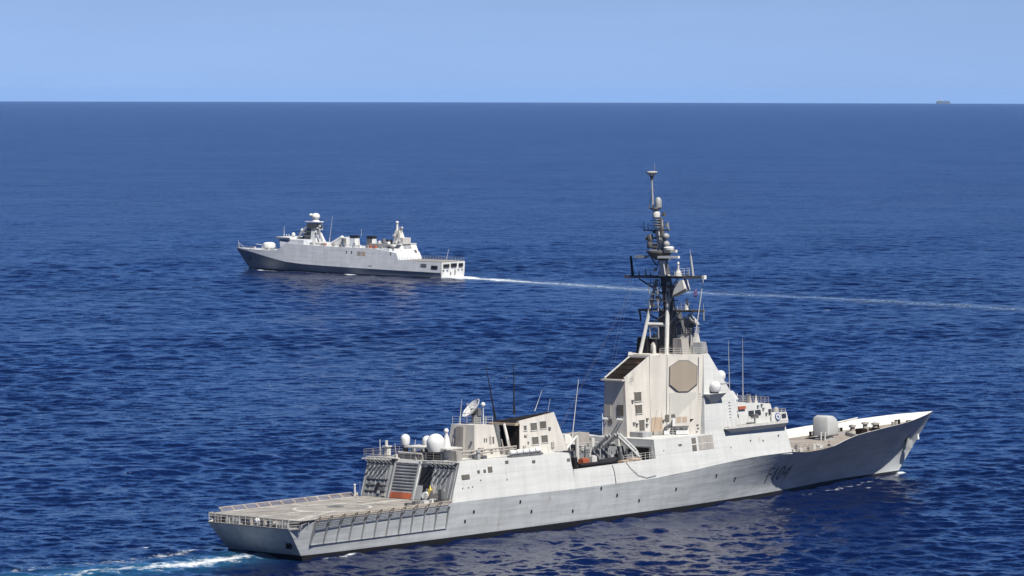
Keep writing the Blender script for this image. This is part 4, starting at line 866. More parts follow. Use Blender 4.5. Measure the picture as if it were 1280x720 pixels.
# lower yard and its platforms
k = MB(); k.box(81.6, 82.0, -7.9, 5.1, 28.62, 28.95); k.box(80.6, 83, -5.9, -2.9, 28.85, 28.95); k.box(80.4, 83, -1, 2.4, 28.85, 28.95); yl = mp('yard', 'mast', k)
k = MB(); k.rail([(80.5, 2.4, 28.95), (80.5, -.6, 28.95)], 1.3, .7, .035); k.rail([(80.7, -2.9, 28.95), (80.7, -5.9, 28.95)], 1.1, .7, .03); k.build('yard_railing', 'pale', yl)
k = MB(); k.lathe((82, -4.4, 28.95), [(.45, 0), (.25, .9), (.14, 1.4), (.22, 1.5), (.1, 1.7)], 12); k.build('aerial', 'pale', yl)
k = MB(); k.tube((81.8, 5.0, 28.7), (81.8, 4.7, 27.1), .17, .14, 7); k.build('yard_aerial', 'mast', yl)
k = MB(); k.tube((81.8, -7.8, 28.7), (81.8, -7.85, 27.4), .12, .1, 6); k.tube((81.8, -7.8, 28.9), (81.8, -7.8, 29.9), .05, .03, 5); k.build('yard_aerial', 'grey', yl)
# main yard
k = MB(); k.box(81.0, 81.5, -8.6, 7.3, 33.62, 34.02); k.box(80.0, 82.6, -4.6, 2.2, 33.9, 34.02); yu = mp('yard', 'mast', k)
k = MB(); k.box(80.98, 81.52, -8.75, -8.3, 33.55, 34.1); k.build('yard_tip', 'white', yu)
k = MB(); k.box(79.9, 80.9, -2.2, -.6, 34.03, 34.2); k.box(80.0, 80.6, -1.6, -.8, 34.2, 36.3); k.build('lantern_housing', 'pale', yu)
k = MB(); k.rail([(80.1, -2.0, 34.02), (80.1, -4.6, 34.02), (82.4, -4.6, 34.02)], 1.1, .8, .035); k.rail([(80.1, 2.1, 34.02), (80.1, .4, 34.02)], 1.1, .8, .035); k.build('yard_railing', 'pale', yu)
k = MB(); k.lathe((81, -3.7, 34.02), [(.55, 0), (.4, .6), (.16, .9), (.13, 1.7), (.22, 1.8), (.05, 2.1)], 12); k.build('aerial', 'pale', yu)
k = MB(); k.tube((81.2, 5.7, 34.0), (81.2, 6.0, 36.9), .22, .17, 7); k.build('yard_aerial', 'black', yu)
k = MB(); k.tube((81.2, -6.4, 34.0), (81.2, -6.0, 37.0), .2, .14, 7); k.tube((81.2, -6.0, 37), (81.2, -5.9, 37.9), .05, .03, 5); k.build('yard_aerial', 'grey', yu)
for y, h in ((4.4, .8), (3.0, 1.0), (2.0, .6), (-5.4, .7)): k = MB(); k.tube((81.2, y, 34.0), (81.2, y, 34.0 + h), .07, .05, 5); k.ball((81.2, y, 34.1), .14, 8); k.build('yard_aerial', 'mast', yu)
for y in (6.6, 6.0, 5.2, -5.8, -6.5, -7.2, -7.9): k = MB(); k.tube((81.2, y, 33.6), (81.2, y, 33.1), .035, .035, 4); k.ball((81.2, y, 33.05), .08, 6); k.build('halyard_block', 'pale', yu)
# radar scanner hanging below the main yard (starboard)
k = MB(); k.prism([(80.4, -2.9, 30.9), (80.8, -5.1, 31.9), (82.0, -5.1, 31.9), (81.6, -2.9, 30.9)], [(80.5, -3.6, 33.2), (80.7, -4.7, 33.4), (81.9, -4.7, 33.4), (81.7, -3.6, 33.2)]); o = mp('radar_scanner', 'pale', k)
k = MB(); k.tube((81.3, -1.0, 32.3), (81.2, -3.6, 32.4), .2, .16, 8); k.prism([(80.3, -5.7, 31.9), (80.5, -5.7, 31.9), (80.5, -2.9, 30.75), (80.3, -2.9, 30.75)], [(80.3, -5.7, 32.2), (80.5, -5.7, 32.2), (80.5, -2.9, 31.05), (80.3, -2.9, 31.05)]); k.build('scanner_arm', 'mast', o)
# upper platform and radar bars
k = MB(); k.lathe((80.8, -.2, 36.4), [(.7, 0), (2.0, 1.1), (2.0, 1.35)], 14); pl = mp('platform', 'mast', k)
k = MB(); k.box(79.9, 80.3, -4.2, 1.0, 37.5, 37.9); k.build('radar_bar', 'pale', pl)
k = MB(); k.box(79.4, 79.8, -5.1, -1.0, 36.65, 37.0); k.build('radar_bar', 'white', pl)
k = MB(); k.lathe((80.2, -2.6, 37.9), [(.75, 0), (.8, .3), (.6, .5)], 14); k.build('radar_dome', 'pale', pl)
k = MB(); k.box(79.9, 80.3, 1.8, 4.0, 36.65, 37.05); k.tube((80.1, 1.8, 36.9), (80.6, .6, 37.1), .1, .1, 6); k.build('radar_bar', 'grey', pl)
for y in (-2.6, 1.6): k = MB(); k.tube((80.9, y * .4, 35.6), (80.4, y, 37.3), .12, .12, 6); k.build('brace', 'mast', pl)
# upper mast
mp('upper_mast', 'pale', T((80.8, -.25, 37.6), (80.3, -.3, 40.9), .38, .3, 8)); mp('upper_mast', 'mast', T((81.2, -.7, 37.6), (80.6, -.7, 42.6), .4, .34, 8))
for (y, z, r) in ((-2.3, 39.9, .5), (-2.35, 38.75, .5), (-1.7, 39.3, .42)): k = MB(); k.ball((80, y, z), r, 12); k.tube((80.3, -.6, z), (80, y, z), .1, .1, 5); mp('sensor_pod', 'grey', k)
for (y, z, r) in ((.9, 39.7, .5), (1.0, 38.8, .45), (1.6, 39.6, .3), (1.3, 38.3, .25)): k = MB(); k.lathe((80, y, z), [(r * .7, -r), (r, 0), (r * .7, r)], 10); k.tube((80.3, -.3, z), (80, y, z), .1, .1, 5); mp('sensor_pod', 'mast', k)
k = MB(); k.box(79.9, 80.15, -3.0, 2.2, 40.72, 40.92); ys = mp('yard', 'mast', k)
for y, h in ((2.1, 1.1), (1.3, .9), (-2.7, 1.2), (-2.9, .4)): k = MB(); k.tube((80, y, 40.9), (80, y, 40.9 + h), .07, .05, 5); k.build('yard_aerial', 'grey' if y < 0 else 'mast', ys)
for z in np.linspace(41.1, 42.6, 5): k = MB(); k.lathe((80.1, -.5, z), [(.45, 0), (.55, .12), (.4, .24)], 10); k.box(79.9, 80.2, -1.0 + (z % .6), 1.0 - (z % .7), z, z + .1); mp('aerial_ring', 'mast', k)
k = MB(); k.lathe((80.0, -.4, 42.75), [(.55, 0), (.6, .5), (.5, .85), (.2, .95)], 14); mp('radar_dome', 'pale', k)
k = MB(); k.lathe((80, -.25, 43.7), [(.35, 0), (.9, .35), (.95, .5)], 12); k.box(79.9, 80.1, -.8, 1.25, 44.05, 44.2); mp('top_platform', 'grey', k)
k = MB(); k.lathe((80, -.85, 44.2), [(.48, 0), (.52, .5), (.5, 1.1), (.3, 1.45), (.05, 1.55)], 14); mp('aerial_pod', 'grey', k)
mp('topmast', 'grey', T((79.95, .2, 44.0), (79.85, .22, 48.7), .17, .12, 7)); mp('stay', 'grey', T((80, 1.1, 44.2), (79.95, .25, 46.4), .06, .05, 5))
k = MB(); k.tube((79.9, -.6, 46.8), (79.9, 1.0, 46.8), .035, .035, 4); k.tube((79.9, -.5, 48.3), (79.9, .8, 48.3), .05, .05, 4); mp('cross_arm', 'grey', k)
k = MB(); k.lathe((79.85, .22, 48.3), [(.15, 0), (.35, .7), (.42, .9)], 12); k.build('aerial_collar', 'mast', mast)
k = MB(); k.lathe((79.85, .22, 48.95), [(.45, 0), (.85, .45), (.85, .6), (.4, .66)], 18); mp('aerial_disc', 'pale', k)
mp('lightning_rod', 'grey', T((79.8, -.4, 49.5), (79.8, -.4, 50.8), .04, .03, 4))
for i in range(26):
    z = random.uniform(29, 43); w_ = 1.5 - (z - 29) * .07; y = random.choice((-1, 1)) * random.uniform(.35, w_ + .3); x = 80.6 + random.uniform(-.5, .9)
    k = MB(); r_ = random.random(); y0 = -.4
    k.tube((x, y0, z), (x, y + y0, z), .06, .05, 4)
    if r_ < .35: k.box(x - .2, x + .2, y + y0 - .2, y + y0 + .2, z - .1, z + .45)
    elif r_ < .6: k.tube((x, y + y0, z - .5), (x, y + y0, z + .6), .06, .05, 5)
    elif r_ < .8: k.lathe((x, y + y0, z), [(.12, 0), (.28, .1), (.28, .35), (.1, .45)], 10)
    else: k.box(x - .06, x + .06, y + y0 - .1, y + y0 + .1, z, z + .9)
    mp('mast_fitting', random.choice(['mast', 'mast', 'grey', 'dkgrey', 'pale']), k)
for (ya, za, yb, zb_) in ((-1.6, 29.0, .6, 31.4), (.8, 29, -1.2, 31.4), (-1.3, 31.4, .6, 33.6), (.7, 31.4, -1.2, 33.6), (-1.9, 23, 1.9, 26.6), (-.8, 34.2, .3, 36.2), (.4, 34.2, -.9, 36.2)):
    mp('mast_brace', 'mast', T((81.0, ya, za), (81.0, yb, zb_), .07, .07, 5))
for z in (30.2, 32.4):
    k = MB(); k.box(80.3, 83.2, -1.7, 1.5, z, z + .1); k.rail([(80.4, -1.6, z + .1), (80.4, 1.4, z + .1)], 1.0, .6, .03); mp('mast_platform', 'mast', k)
k = MB(); k.prism([(81.6, -2.6, RZ), (85, -2.6, RZ), (85, 1.6, RZ), (81.6, 1.6, RZ)], [(81.8, -1.6, 29.0), (83.6, -1.6, 29.0), (83.6, 1.0, 29.0), (81.8, 1.0, 29.0)]); mp('mast_base', 'mast', k)
# halyards and stays
k = MB()
for a, b_ in (((81.2, 6.6, 33.1), (70.0, 2.4, 14.0)), ((81.2, 6.0, 33.1), (69.5, 1.5, 13.0)), ((81.2, 5.2, 33.1), (58, 1.5, 10.0)), ((81.2, 4.4, 33.6), (57.0, 0, 10.5)), ((81.2, -5.8, 33.1), (79.5, -5.2, RZ + .6)), ((81.2, -6.5, 33.1), (79.9, -5.6, RZ + .6)),
              ((81.2, -3, 33.6), (76.5, -3.5, 11.5)), ((81.2, -2.4, 33.6), (75.8, -3.0, 11.5)), ((81.2, -3.6, 33.6), (77.3, -4.2, 11.5))):
    k.tube(a, b_, .012, .012, 3)
k.build('halyard', 'wire', ship)
k = MB(); k.tube((81.2, -6.7, 25.5), (81.8, -7.9, 33.6), .09, .06, 5); k.build('whip_aerial', 'pale', ship)

# ---- loose things on the frigate
def on_ship(name, x, y, z, rz=0): return empty(name, SHIP @ Matrix.Translation((x, y, z)) @ Matrix.Rotation(rz, 4, 'Z'))
boat = on_ship('inflatable_boat', 58.6, -6.9, 7.55)
tag(boat, 'dark inflatable boat with orange gear stowed in the open boat bay of the large frigate', 'boat')
k = MB(); k.prism([(-4.0, -.6, -.3), (2.5, -.6, -.3), (4.2, 0, .15), (2.5, .6, -.3), (-4, .6, -.3)], [(-4.1, -.95, .35), (2.8, -.95, .35), (4.5, 0, .55), (2.8, .95, .35), (-4.1, .95, .35)]); k.build('boat_hull', 'dkgrey', boat)
for s in (-1, 1):
    k = MB(); k.path([(-4.2, s * 1.0, .5), (2.4, s * 1.0, .52), (3.7, s * .6, .68), (4.4, 0, .78)], .3, 10); k.build('tube', 'black', boat)
k = MB(); k.box(-.9, .1, -.4, .4, .35, 1.5); k.box(-.75, -.1, -.35, .35, 1.5, 1.65); k.build('console', 'pale', boat)
k = MB(); k.box(-4.5, -3.9, -.35, .35, .2, 1.6); k.build('engine', 'black', boat)
k = MB(); k.box(-2.9, -1.6, -.5, .5, .38, 1.25); k.box(-2.8, -1.7, -.3, .3, 1.25, 1.4); k.build('seat', 'orange', boat)
k = MB(); k.box(-3.2, -2.9, -.9, .9, -.62, -.25); k.box(1.6, 1.9, -.9, .9, -.62, -.25); k.build('cradle', 'grey', ship).matrix_local = Matrix.Translation((58.6, -6.9, 7.55))
first = None
for i in range(5):
    x = 40.9 + i * 1.25; c = SHIP @ Matrix.Translation((x, -7.9, 10.95))
    if first is None:
        k = MB(); k.lathe((-.55, 0, 0), [(.05, 0), (.3, .03), (.36, .1), (.36, .48), (.39, .5), (.39, .6), (.36, .62), (.36, 1.0), (.3, 1.07), (.05, 1.1)], 14, (1, 0, 0)); o = k.build('life_raft_canister', 'dome'); first = o
    else: o = first.copy(); COL.objects.link(o)
    o.matrix_world = c
    tag(o, 'white life raft canister in the row along the hangar roof edge beside the after funnel', 'life raft', 'life raft canisters on the hangar roof edge')
k = MB(); k.box(40.2, 46.6, -8.35, -7.5, 10.3, 10.56); k.build('raft_rack', 'dkgrey', ship)
# signal flag hoisted under the starboard yard arm
fl = MB(); rows = []
for i in range(7):
    t = i / 6; rows.append([(-.7 * t + .1 * math.sin(5 * t + a), .12 * math.sin(6 * t + a * 2), -.9 * a - .25 * t) for a in np.linspace(0, 1.2, 5)])
fl.grid(rows); o = fl.build('signal_flag', paint('flag_cloth', (.055, .035, .11), .8, .3, .1)); o.matrix_world = SHIP @ Matrix.Translation((80.5, -7.8, 32.2)); tag(o, 'small dark purple signal flag hanging under the right yard arm of the tall mast', 'flag')
sm = o.modifiers.new('cloth', 'SOLIDIFY'); sm.thickness = .02

FOREFIT = []
# ================================================================== the far patrol frigate
far = empty('patrol_frigate', FAR)
tag(far, 'smaller grey frigate with white stern, two black funnel caps and a long wake', 'warship')
hx = [0, 8, 20, 40, 55, 66, 73, 80, 88, 94, 99, 102.5, 105]
hk = [6.9, 7.0, 7.0, 7.0, 6.95, 6.8, 6.55, 6.0, 4.9, 3.7, 2.4, 1.2, .05]          # half breadth at the knuckle
hz = [2.0, 2.05, 2.2, 2.45, 2.7, 3.0, 3.45, 4.3, 5.6, 6.5, 7.1, 7.35, 7.55]        # knuckle height
hw_ = [6.4, 6.5, 6.5, 6.4, 6.0, 5.2, 4.5, 3.6, 2.5, 1.6, .9, .4, .03]
hwx = [0, 8, 20, 40, 55, 66, 73, 80, 87, 91.5, 95, 97, 98.3]
gk, gz, gw, gx_ = (smooth_interp(hx, a) for a in (hk, hz, hw_, hwx))
k = MB(); FXS = list(np.linspace(0, 105, 40))
for s in (-1, 1):
    rows = []
    for x in FXS:
        r = []
        for t in (-.3, 0, .3, .6, 1.0):
            tt = max(t, 0); r.append((gx_(x) + (x - gx_(x)) * tt, s * (gw(x) + (gk(x) - gw(x)) * tt ** 1.3), gz(x) * t))
        rows.append(r)
    k.grid(rows)
fh = k.build('hull', 'farlow', far)
# upper hull sides with sheer and the cut-down flight deck
ux = [0, .2, 19.6, 20.9, 31, 42, 54, 66, 74.2, 75.6, 79.2, 85, 91, 99, 105]
uz = [5.75, 5.8, 5.85, 8.5, 9.75, 9.85, 9.9, 10.2, 10.5, 9.95, 7.85, 7.42, 7.5, 7.62, 7.75]
k = MB(); cap = []
for s in (-1, 1):
    rows = []
    for x, z in zip(ux, uz):
        y = gk(x); rows.append([(x, s * y, gz(x)), (x, s * max(y - (z - gz(x)) * .07, .02), z)])
    k.grid(rows)
rows = []
for x, z in zip(ux, uz):
    y = max(gk(x) - (z - gz(x)) * .07, .02); rows.append([(x, -y, z - .02), (x, 0, z - .02), (x, y, z - .02)])
k.grid(rows); fs = k.build('hull_side', 'farhull', far)
# transom
k = MB(); k.prism([(-.05, -6.4, -.4), (-.05, 6.4, -.4), (.3, 6.4, -.4), (.3, -6.4, -.4)], [(-.35, -6.7, 5.7), (-.35, 6.7, 5.7), (.1, 6.7, 5.7), (.1, -6.7, 5.7)]); tr = k.build('transom', 'white', far)
TW = ((-.35 + .25, 6.7, .9), (0, -1, 0), (-.05, 0, 1))
for u0, u1, v0, v1 in ((1.0, 4.2, 3.0, 4.15), (5.3, 8.4, 3.0, 4.3), (9.7, 12.0, 3.0, 4.2)):
    k = MB(); k.wall(*TW, u0, u1, v0, v1, .35); k.build('mooring_port', 'black', tr)
for u0, u1, v0, v1 in ((.7, 1.6, 1.9, 2.1), (2.9, 3.8, 1.9, 2.1), (9.2, 10.0, 1.9, 2.1), (11.4, 12.1, 1.9, 2.1), (5.2, 5.35, .1, 1.3), (7.6, 7.8, .1, 2.0)):
    k = MB(); k.wall(*TW, u0, u1, v0, v1, .33); k.build('transom_fitting', 'dkgrey', tr)
def fside(name, x0, x1, z0, z1, mat, t=.06):
    k = MB(); k.wall((0, 6.99, 2.1), (-1, 0, 0), (0, -.07, 1), -x1, -x0, z0 - 2.1, z1 - 2.1, t, .15); k.build(name, mat, fs)
fside('mooring_port', 1.4, 4.3, 3.3, 4.5, 'black'); fside('mooring_port', 6.6, 9.2, 3.9, 5.0, 'dkgrey')
fside('intake_grille', 35.4, 37.2, 7.0, 8.5, 'tan'); fside('intake_grille', 37.6, 39.4, 7.0, 8.6, 'grille')
for x in (41.8, 44.2): fside('vent', x, x + .6, 7.6, 8.6, 'louvre')
for x in (23.2,): fside('vent', x, x + .5, 7.6, 8.8, 'louvre')
fside('stain', 32, 34, 3.2, 3.6, 'grey')
k = MB(); k.box(0, 19.8, -6.4, 6.4, 5.84, 5.92); k.build('flight_deck', 'deck', far)
k = MB(); k.rail([(0, 6.5, 5.9), (19.5, 6.5, 5.9)], 1.2, 1.3, .05); k.rail([(0, -6.5, 5.9), (19.5, -6.5, 5.9)], 1.2, 1.3, .05); k.build('railing', 'grey', far)
k = MB(); k.tube((3.0, 0, 5.9), (2.2, -.5, 10.2), .09, .05, 5); k.build('flagstaff', 'pale', far)
# hangar house
k = MB(); k.prism([(20, -6.6, 5.8), (27, -6.6, 5.8), (27, 5.5, 5.8), (20, 5.5, 5.8)], [(22.0, -5.9, 11.3), (27, -5.9, 11.3), (27, 2.2, 11.3), (22.0, 2.2, 11.3)]); hh = k.build('hangar', 'white', far)
HWf = ((20, 5.5, 5.8), (0, -1, 0), (2, 0, 5.5))
for u0, u1, v0, v1, m in ((4.0, 6.0, 4.3, 5.4, 'grey'), (6.3, 8.3, 4.3, 5.4, 'grey'), (3.9, 8.4, .2, 2.0, 'pale'), (3.9, 8.4, 2.1, 2.25, 'grey'), (1.6, 2.3, .3, 2.0, 'tan'), (9.0, 10.2, .2, 2.0, 'tan'), (9.4, 10.6, 2.4, 3.6, 'dkgrey'), (.3, .9, 1.8, 2.4, 'black')):
    k = MB(); k.wall(*HWf, u0, u1, v0, v1, .12); k.build('hangar_panel', m, hh)
k = MB(); k.box(21.8, 24, -6.2, 3.4, 11.31, 11.55); k.build('hangar_roof', 'white', hh)
k = MB(); k.prism([(24.5, -6.6, 5.8), (31, -6.6, 5.8), (31, 6.4, 5.8), (24.5, 6.4, 5.8)], [(24.5, -6.2, 9.9), (31, -6.2, 9.9), (31, 6.1, 9.9), (24.5, 6.1, 9.9)]); k.build('hangar_block', 'farhull', far)
k = MB(); k.box(26, 36, -3.5, 3.8, 9.8, 11.4); k.build('deckhouse', 'grey', far)
for (x, y, w, h, m) in ((28.5, 1, 1.6, 1.6, 'black'), (30.5, 2, 1.2, 1.9, 'dkgrey'), (31.8, 0, 1.4, 1.4, 'black'), (33, 1.5, 1.0, 1.0, 'pale'), (27.4, 3, 1, .9, 'white'), (24.5, 4.2, 1.2, 1.0, 'dkgrey'), (26, 4.5, 1, .8, 'black')):
    k = MB(); k.lathe((x, y, 11.4 if x > 26 else 9.9), [(w * .6, 0), (w * .6, h * .6), (w * .35, h), (.05, h)], 10); z_ = (11.4 if x > 26 else 9.9) + h * .5; k.tube((x, y, z_), (x + 1.6, y, z_ + h * .3), .12, .1, 5); k.build('gun_mount', m, far)
# after mast
k = MB(); k.prism([(22.6, -1.6, 11.3), (26.8, -1.6, 11.3), (26.8, 1.6, 11.3), (22.6, 1.6, 11.3)], [(24.2, -.8, 16.4), (26.4, -.8, 16.4), (26.4, .8, 16.4), (24.2, .8, 16.4)]); am = k.build('after_mast', 'pale', far)
k = MB(); k.lathe((25.9, 0, 19.0), [(.55, 0), (.65, .4), (.3, .75)], 12); k.tube((25.9, 0, 16), (25.9, 0, 19.0), .5, .35, 8); k.build('radome', 'white', am)
k = MB(); k.lathe((23.4, .2, 17.2), [(.4, 0), (.45, .3), (.2, .6)], 12); k.tube((24.4, 0.2, 14.5), (23.4, .2, 17.2), .35, .28, 8); k.build('radome', 'pale', am)
for x, y, z, L in ((25, 2.0, 15.0, 3.4), (25, 2.4, 13.6, 4.2)): k = MB(); k.tube((x, y, z), (x, y - L, z), .12, .12, 5); k.tube((x, y, z), (x, y, z + 1.2), .08, .06, 5); k.build('yard', 'grey', am)
k = MB(); k.box(21.5, 23.4, -2.4, 2.0, 11.5, 13.8); k.build('lantern_housing', 'pale', am)
for i in range(6):
    x = random.uniform(22.5, 26); y = random.uniform(-2, 2); z = random.uniform(11.6, 14.8); k = MB(); k.box(x, x + .7, y, y + .7, z, z + .7); k.build('equipment_box', random.choice(['white', 'grey', 'dkgrey']), am)
for i in range(12):
    x = random.uniform(23.4, 26.6); y = random.uniform(-1.8, 1.8); z = random.uniform(12.5, 17); k = MB(); k.tube((25.3, 0, z), (x, y, z + .1), .09, .08, 5); k.tube((x, y, z - .3), (x, y, z + random.uniform(.5, 1.4)), .12, .08, 5)
    k.build('mast_fitting', random.choice(['grey', 'dkgrey', 'pale']), am)
for i in range(14):
    x = random.uniform(62.5, 69.5); z = random.uniform(13, 18); y = random.uniform(-1.8, 1.8); k = MB(); k.tube((66, 0, z), (x, y, z), .1, .08, 5); k.box(x - .25, x + .25, y - .25, y + .25, z - .3, z + .4)
    FOREFIT.append((k, random.choice(['grey', 'dkgrey', 'pale', 'white'])))
for i in range(18):
    x = random.uniform(20.5, 64); y = random.uniform(4.2, 6.0); z = (9.75 if x > 31 else 9.75 if x > 27 else 5.9); k = MB(); h = random.uniform(.5, 1.3); k.box(x, x + random.uniform(.5, 1.4), y - .4, y, z, z + h); k.tube((x + .3, y - .2, z + h), (x + .3, y - .2, z + h + .5), .1, .08, 5)
    k.build('deck_locker', random.choice(['grey', 'dkgrey', 'pale', 'white', 'grille']), far)
k = MB(); k.rail([(31, 6.2, 9.8), (64, 6.2, 10.0)], 1.0, 1.5, .04); k.build('railing', 'grey', far)
# funnels
for x0, dm in ((44.9, 'farhull'), (36.7, 'dkgrey')):
    k = MB(); k.prism([(x0, -1.5, 9.7), (x0 + 2.7, -1.5, 9.7), (x0 + 2.7, 1.5, 9.7), (x0, 1.5, 9.7)], [(x0 + .15, -1.2, 13.1), (x0 + 2.5, -1.2, 13.1), (x0 + 2.5, 1.2, 13.1), (x0 + .15, 1.2, 13.1)]); fn_ = k.build('funnel', 'white', far)
    k = MB(); k.prism([(x0, -1.35, 13.1), (x0 + 2.65, -1.35, 13.1), (x0 + 2.65, 1.35, 13.1), (x0, 1.35, 13.1)], [(x0 + .1, -1.3, 14.0), (x0 + 2.55, -1.3, 14.0), (x0 + 2.55, 1.3, 14.0), (x0 + .1, 1.3, 14.0)]); k.build('funnel_cap', 'black', fn_)
    k = MB(); k.wall((x0 + 2.6, 1.5, 9.8), (-1, 0, 0), (0, -.09, 1), 0.05, 2.5, 0, 3.2, .08); k.build('funnel_side', dm, fn_)  # greyer plate paints the port face as shaded, the body stays white
k = MB(); k.prism([(50.4, -2, 9.8), (56, -2, 9.8), (56, 2.2, 9.8), (50.4, 2.2, 9.8)], [(50.2, -1.8, 13.3), (51.8, -1.8, 13.0), (51.8, 2, 13.0), (50.2, 2, 13.3)]); ln = k.build('missile_deckhouse', 'white', far)
k = MB(); k.tube((56.0, 1.4, 10.6), (50.8, 1.4, 13.2), .75, .75, 10); k.build('missile_tube', 'white', ln)
k = MB(); k.prism([(49, 1.5, 9.8), (50.2, 1.5, 9.8), (50.2, 3, 9.8), (49, 3, 9.8)], [(49.2, 1.5, 12.9), (50.2, 1.5, 12.9), (50.2, 2.8, 12.9), (49.2, 2.8, 12.9)]); k.build('gantry', 'dkgrey', ln)
for x in (41.5, 46.8): k = MB(); k.tube((x, 4.5, 9.2), (x + .9, 5.2, 11.4), .3, .22, 6); k.build('davit', 'blue', far)
for (x, y) in ((40, 3.5), (33.6, 3), (34.6, 4), (57.2, 3), (42.2, 3.6), (31.5, 4.6)):
    k = MB(); k.box(x, x + 1.2, y, y + 1, 9.7, 10.7); k.tube((x + .5, y + .5, 10.7), (x + .5, y + .5, 11.4), .15, .1, 6); k.build('deck_locker', random.choice(['pale', 'white', 'orange', 'dkgrey']), far)
k = MB(); k.box(58, 62.6, -3, 3.5, 10.0, 11.0); k.build('deckhouse', 'white', far)
# bridge
k = MB(); k.prism([(66, -6, 10.0), (78, -5.4, 9.0), (78, 5.4, 9.0), (66, 6, 10.0)], [(66, -5.8, 11.9), (79, -4.8, 11.9), (79, 4.8, 11.9), (66, 5.8, 11.9)]); bf = k.build('bridge', 'farhull', far)
k = MB(); k.prism([(73.0, -5.6, 11.9), (80.4, -4.6, 11.9), (80.4, 4.6, 11.9), (73.0, 5.6, 11.9)], [(73.0, -5.9, 12.6), (81.0, -5, 12.6), (81.0, 5, 12.6), (73, 5.9, 12.6)]); k.build('bridge_roof', 'white', bf)
for x in np.linspace(74, 78.2, 5):
    k = MB(); y = 5.75 - (x - 66) * .075; k.box(x, x + .75, y - .1, y + .12, 10.7, 11.6); k.build('window', 'glass', bf)
k = MB(); k.box(78.6, 78.95, -4.4, 4.4, 10.7, 11.6); k.build('window', 'glass', bf)
dome('satellite_dome', 75.8, 0.5, 13.55, .7, 1.2, .5, 'dome', 'grey', far)
for x in (80, 78.8, 77.6): k = MB(); k.tube((x, 1, 12.6), (x, 1, 13.6 if x < 80 else 16.4), .1, .06, 5); k.ball((x, 1, 13.2), .25, 8); k.build('aerial', 'pale', far)
# foremast: tapering pyramid, leaning forestay leg, platform, big radar ball
k = MB(); k.prism([(63.9, -.9, 10.2), (66.8, -.9, 10.2), (66.8, 1.3, 10.2), (63.9, 1.3, 10.2)], [(65.0, -.5, 17.6), (66.7, -.5, 17.6), (66.7, .6, 17.6), (65.0, .6, 17.6)]); fm_ = k.build('foremast', 'white', far)
k = MB(); k.prism([(61.4, -1.9, 10.2), (62.9, -1.9, 10.2), (62.9, -.7, 10.2), (61.4, -.7, 10.2)], [(64.3, -.9, 16.4), (64.8, -.9, 16.4), (64.8, -.5, 16.4), (64.3, -.5, 16.4)]); k.build('mast_leg', 'white', fm_)
k = MB()
for z_ in (11.6, 13.2, 14.8): k.box(66.6, 72.6 - (z_ - 11.6) * .75, -.9, -.6, z_, z_ + .25); k.box(66.6, 72.6 - (z_ - 11.6) * .75, .8, 1.1, z_, z_ + .25)
k.prism([(67, -.8, 10.2), (71.5, -.8, 10.2), (71.5, .8, 10.2), (67, .8, 10.2)], [(66.9, -.5, 16.4), (68.4, -.5, 16.4), (68.4, .5, 16.4), (66.9, .5, 16.4)]); k.build('mast_truss', 'dkgrey', fm_)
k = MB(); k.tube((73.2, 1.6, 11.8), (68.2, .6, 17.6), .45, .35, 6); k.tube((73.2, -1.6, 11.8), (68.2, -.6, 17.6), .45, .35, 6); k.build('mast_leg', 'grey', fm_)
k = MB(); k.prism([(64.4, -1.1, 16.0), (67.4, -1.1, 16.0), (67.4, 1.1, 16.0), (64.4, 1.1, 16.0)], [(63.6, -1.4, 18.0), (68.2, -1.4, 18.0), (68.2, 1.4, 18.0), (63.6, 1.4, 18.0)]); k.build('mast_head', 'dkgrey', fm_)
k = MB(); k.box(62.6, 69.2, -1.5, 1.5, 18.4, 18.7); k.build('platform', 'white', fm_)
k = MB(); k.ball((65.2, 0, 20.5), 1.6, 20, 1.3); k.lathe((65.2, 0, 18.7), [(1.5, 0), (1.0, .6)], 14); k.build('radar_ball', 'white', fm_)
k = MB(); k.ball((67.3, .2, 21.0), .75, 14, .6); k.tube((65.2, .1, 20.9), (67.3, .2, 21), .55, .5, 8); k.build('radar_horn', 'white', fm_)
k = MB(); k.ball((71.6, .3, 15.2), .65, 12); k.box(69.6, 72.2, -.5, 1, 14.3, 14.6); k.build('sensor_ball', 'white', fm_)
k = MB(); k.tube((62.0, 0, 18.4), (61, 1.2, 16.8), .1, .1, 5); k.box(60.6, 61.4, .8, 1.6, 16.2, 17.0); k.tube((62.2, -2.6, 18.6), (62.2, -2.6, 20.2), .07, .05, 5); k.build('mast_fitting', 'dkgrey', fm_)
for k, m_ in FOREFIT: k.build('mast_fitting', m_, fm_)
whip((58.6, 0, 10.9), (57, 0, 20.9), .1, 'pale', far)
whip((43.0, 0, 14), (43.0, 0, 16.4), .07, 'pale', far)
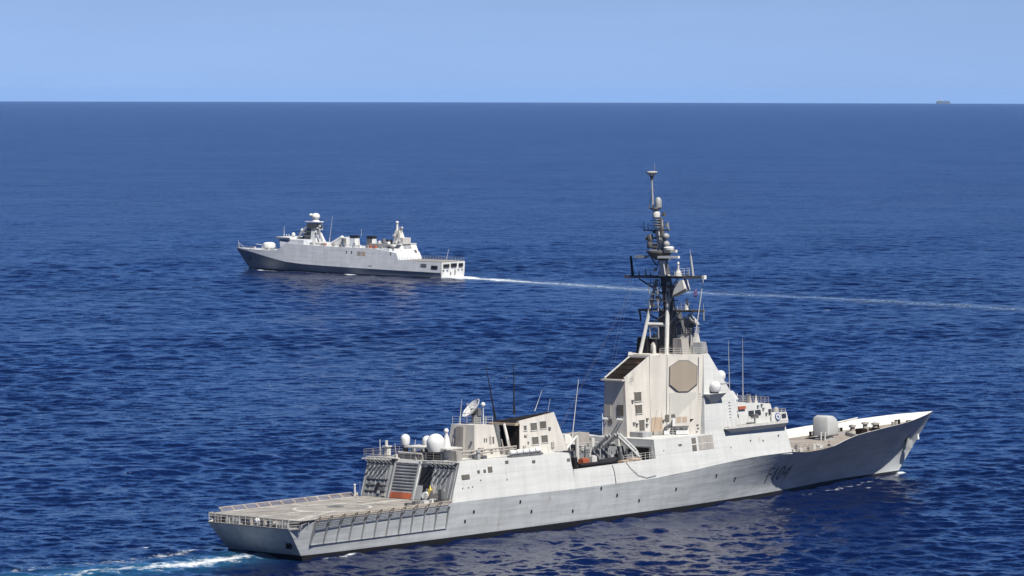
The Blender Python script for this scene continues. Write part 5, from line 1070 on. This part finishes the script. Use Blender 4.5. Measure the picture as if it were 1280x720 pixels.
# gun and foredeck fittings
k = MB(); k.lathe((88.4, 0, 7.5), [(1.7, 0), (1.7, .5), (2.3, .6), (2.45, 1.6), (2.2, 2.3), (1.5, 2.65), (.1, 2.75)], 20); gf = k.build('gun_turret', 'white', far)
k = MB(); k.tube((90.5, 0, 8.9), (95.0, 0, 9.3), .16, .12, 8); k.build('gun_barrel', 'pale', gf)
k = MB(); k.rail([(80, 4.9, 7.6), (90, 3.9, 7.4), (99, 2.1, 7.55), (104.4, .4, 7.7)], 1.0, 1.6, .045); k.build('railing', 'pale', far)
k = MB(); k.tube((103.6, 0, 7.7), (104, 0, 10.3), .09, .06, 5); k.tube((103.9, 0, 9.6), (100.4, 0, 7.7), .06, .06, 5); k.build('jackstaff', 'pale', far)
for x, y in ((97, .6), (94, 1.8), (92.5, -1), (85.5, 3.5)): k = MB(); k.lathe((x, y, 7.4), [(.4, 0), (.35, .7), (.5, .75), (.4, 1)], 8); k.build('capstan', random.choice(['dkgrey', 'pale']), far)
k = MB(); k.lathe((96.2, 1.95, 3.9), [(.7, 0), (.7, .2), (.3, .25)], 10, (.3, 1, -.4)); k.build('anchor', 'dkgrey', far)

# ================================================================== the ship on the horizon
dist = 23500.0; az = math.atan2(4171.9, 538.0)
hp = Matrix.Translation((dist * math.cos(az), dist * math.sin(az), -dist ** 2 / (2 * RE))) @ Euler((0, 0, math.radians(168))).to_matrix().to_4x4()
hs = empty('cargo_ship', hp); tag(hs, 'tiny hazy ship on the horizon at the far right', 'ship')
k = MB(); k.prism([(-46, -9, -2), (40, -9, -2), (47, 0, -2), (40, 9, -2), (-46, 9, -2)], [(-46, -10, 17), (42, -10, 17), (51, 0, 19), (42, 10, 17), (-46, 10, 17)]); k.build('hull', 'hazy', hs)
k = MB(); k.box(4, 38, -9, 9, 17, 24); k.build('superstructure', 'hazy', hs)
k = MB(); k.box(16, 44, -9, 9, 24, 28); k.build('bridge', 'white', hs)
for x in (-38, 30): k = MB(); k.tube((x, 0, 17), (x, 0, 36), .9, .6, 6); k.build('mast', 'hazy', hs)
k = MB(); k.box(-34, -4, -8, 8, 17, 20.5); k.build('cargo_stack', 'hazy', hs)
k = MB(); k.tube((-12, 0, 17), (-12, 0, 31), .8, .5, 6); k.tube((-12, 0, 29), (-26, 0, 22), .5, .4, 5); k.build('cargo_derrick', 'hazy', hs)
k = MB(); k.prism([(8, -3, 24), (13, -3, 24), (13, 3, 24), (8, 3, 24)], [(7, -2.5, 30), (11, -2.5, 30), (11, 2.5, 30), (7, 2.5, 30)]); k.build('funnel', 'white', hs)
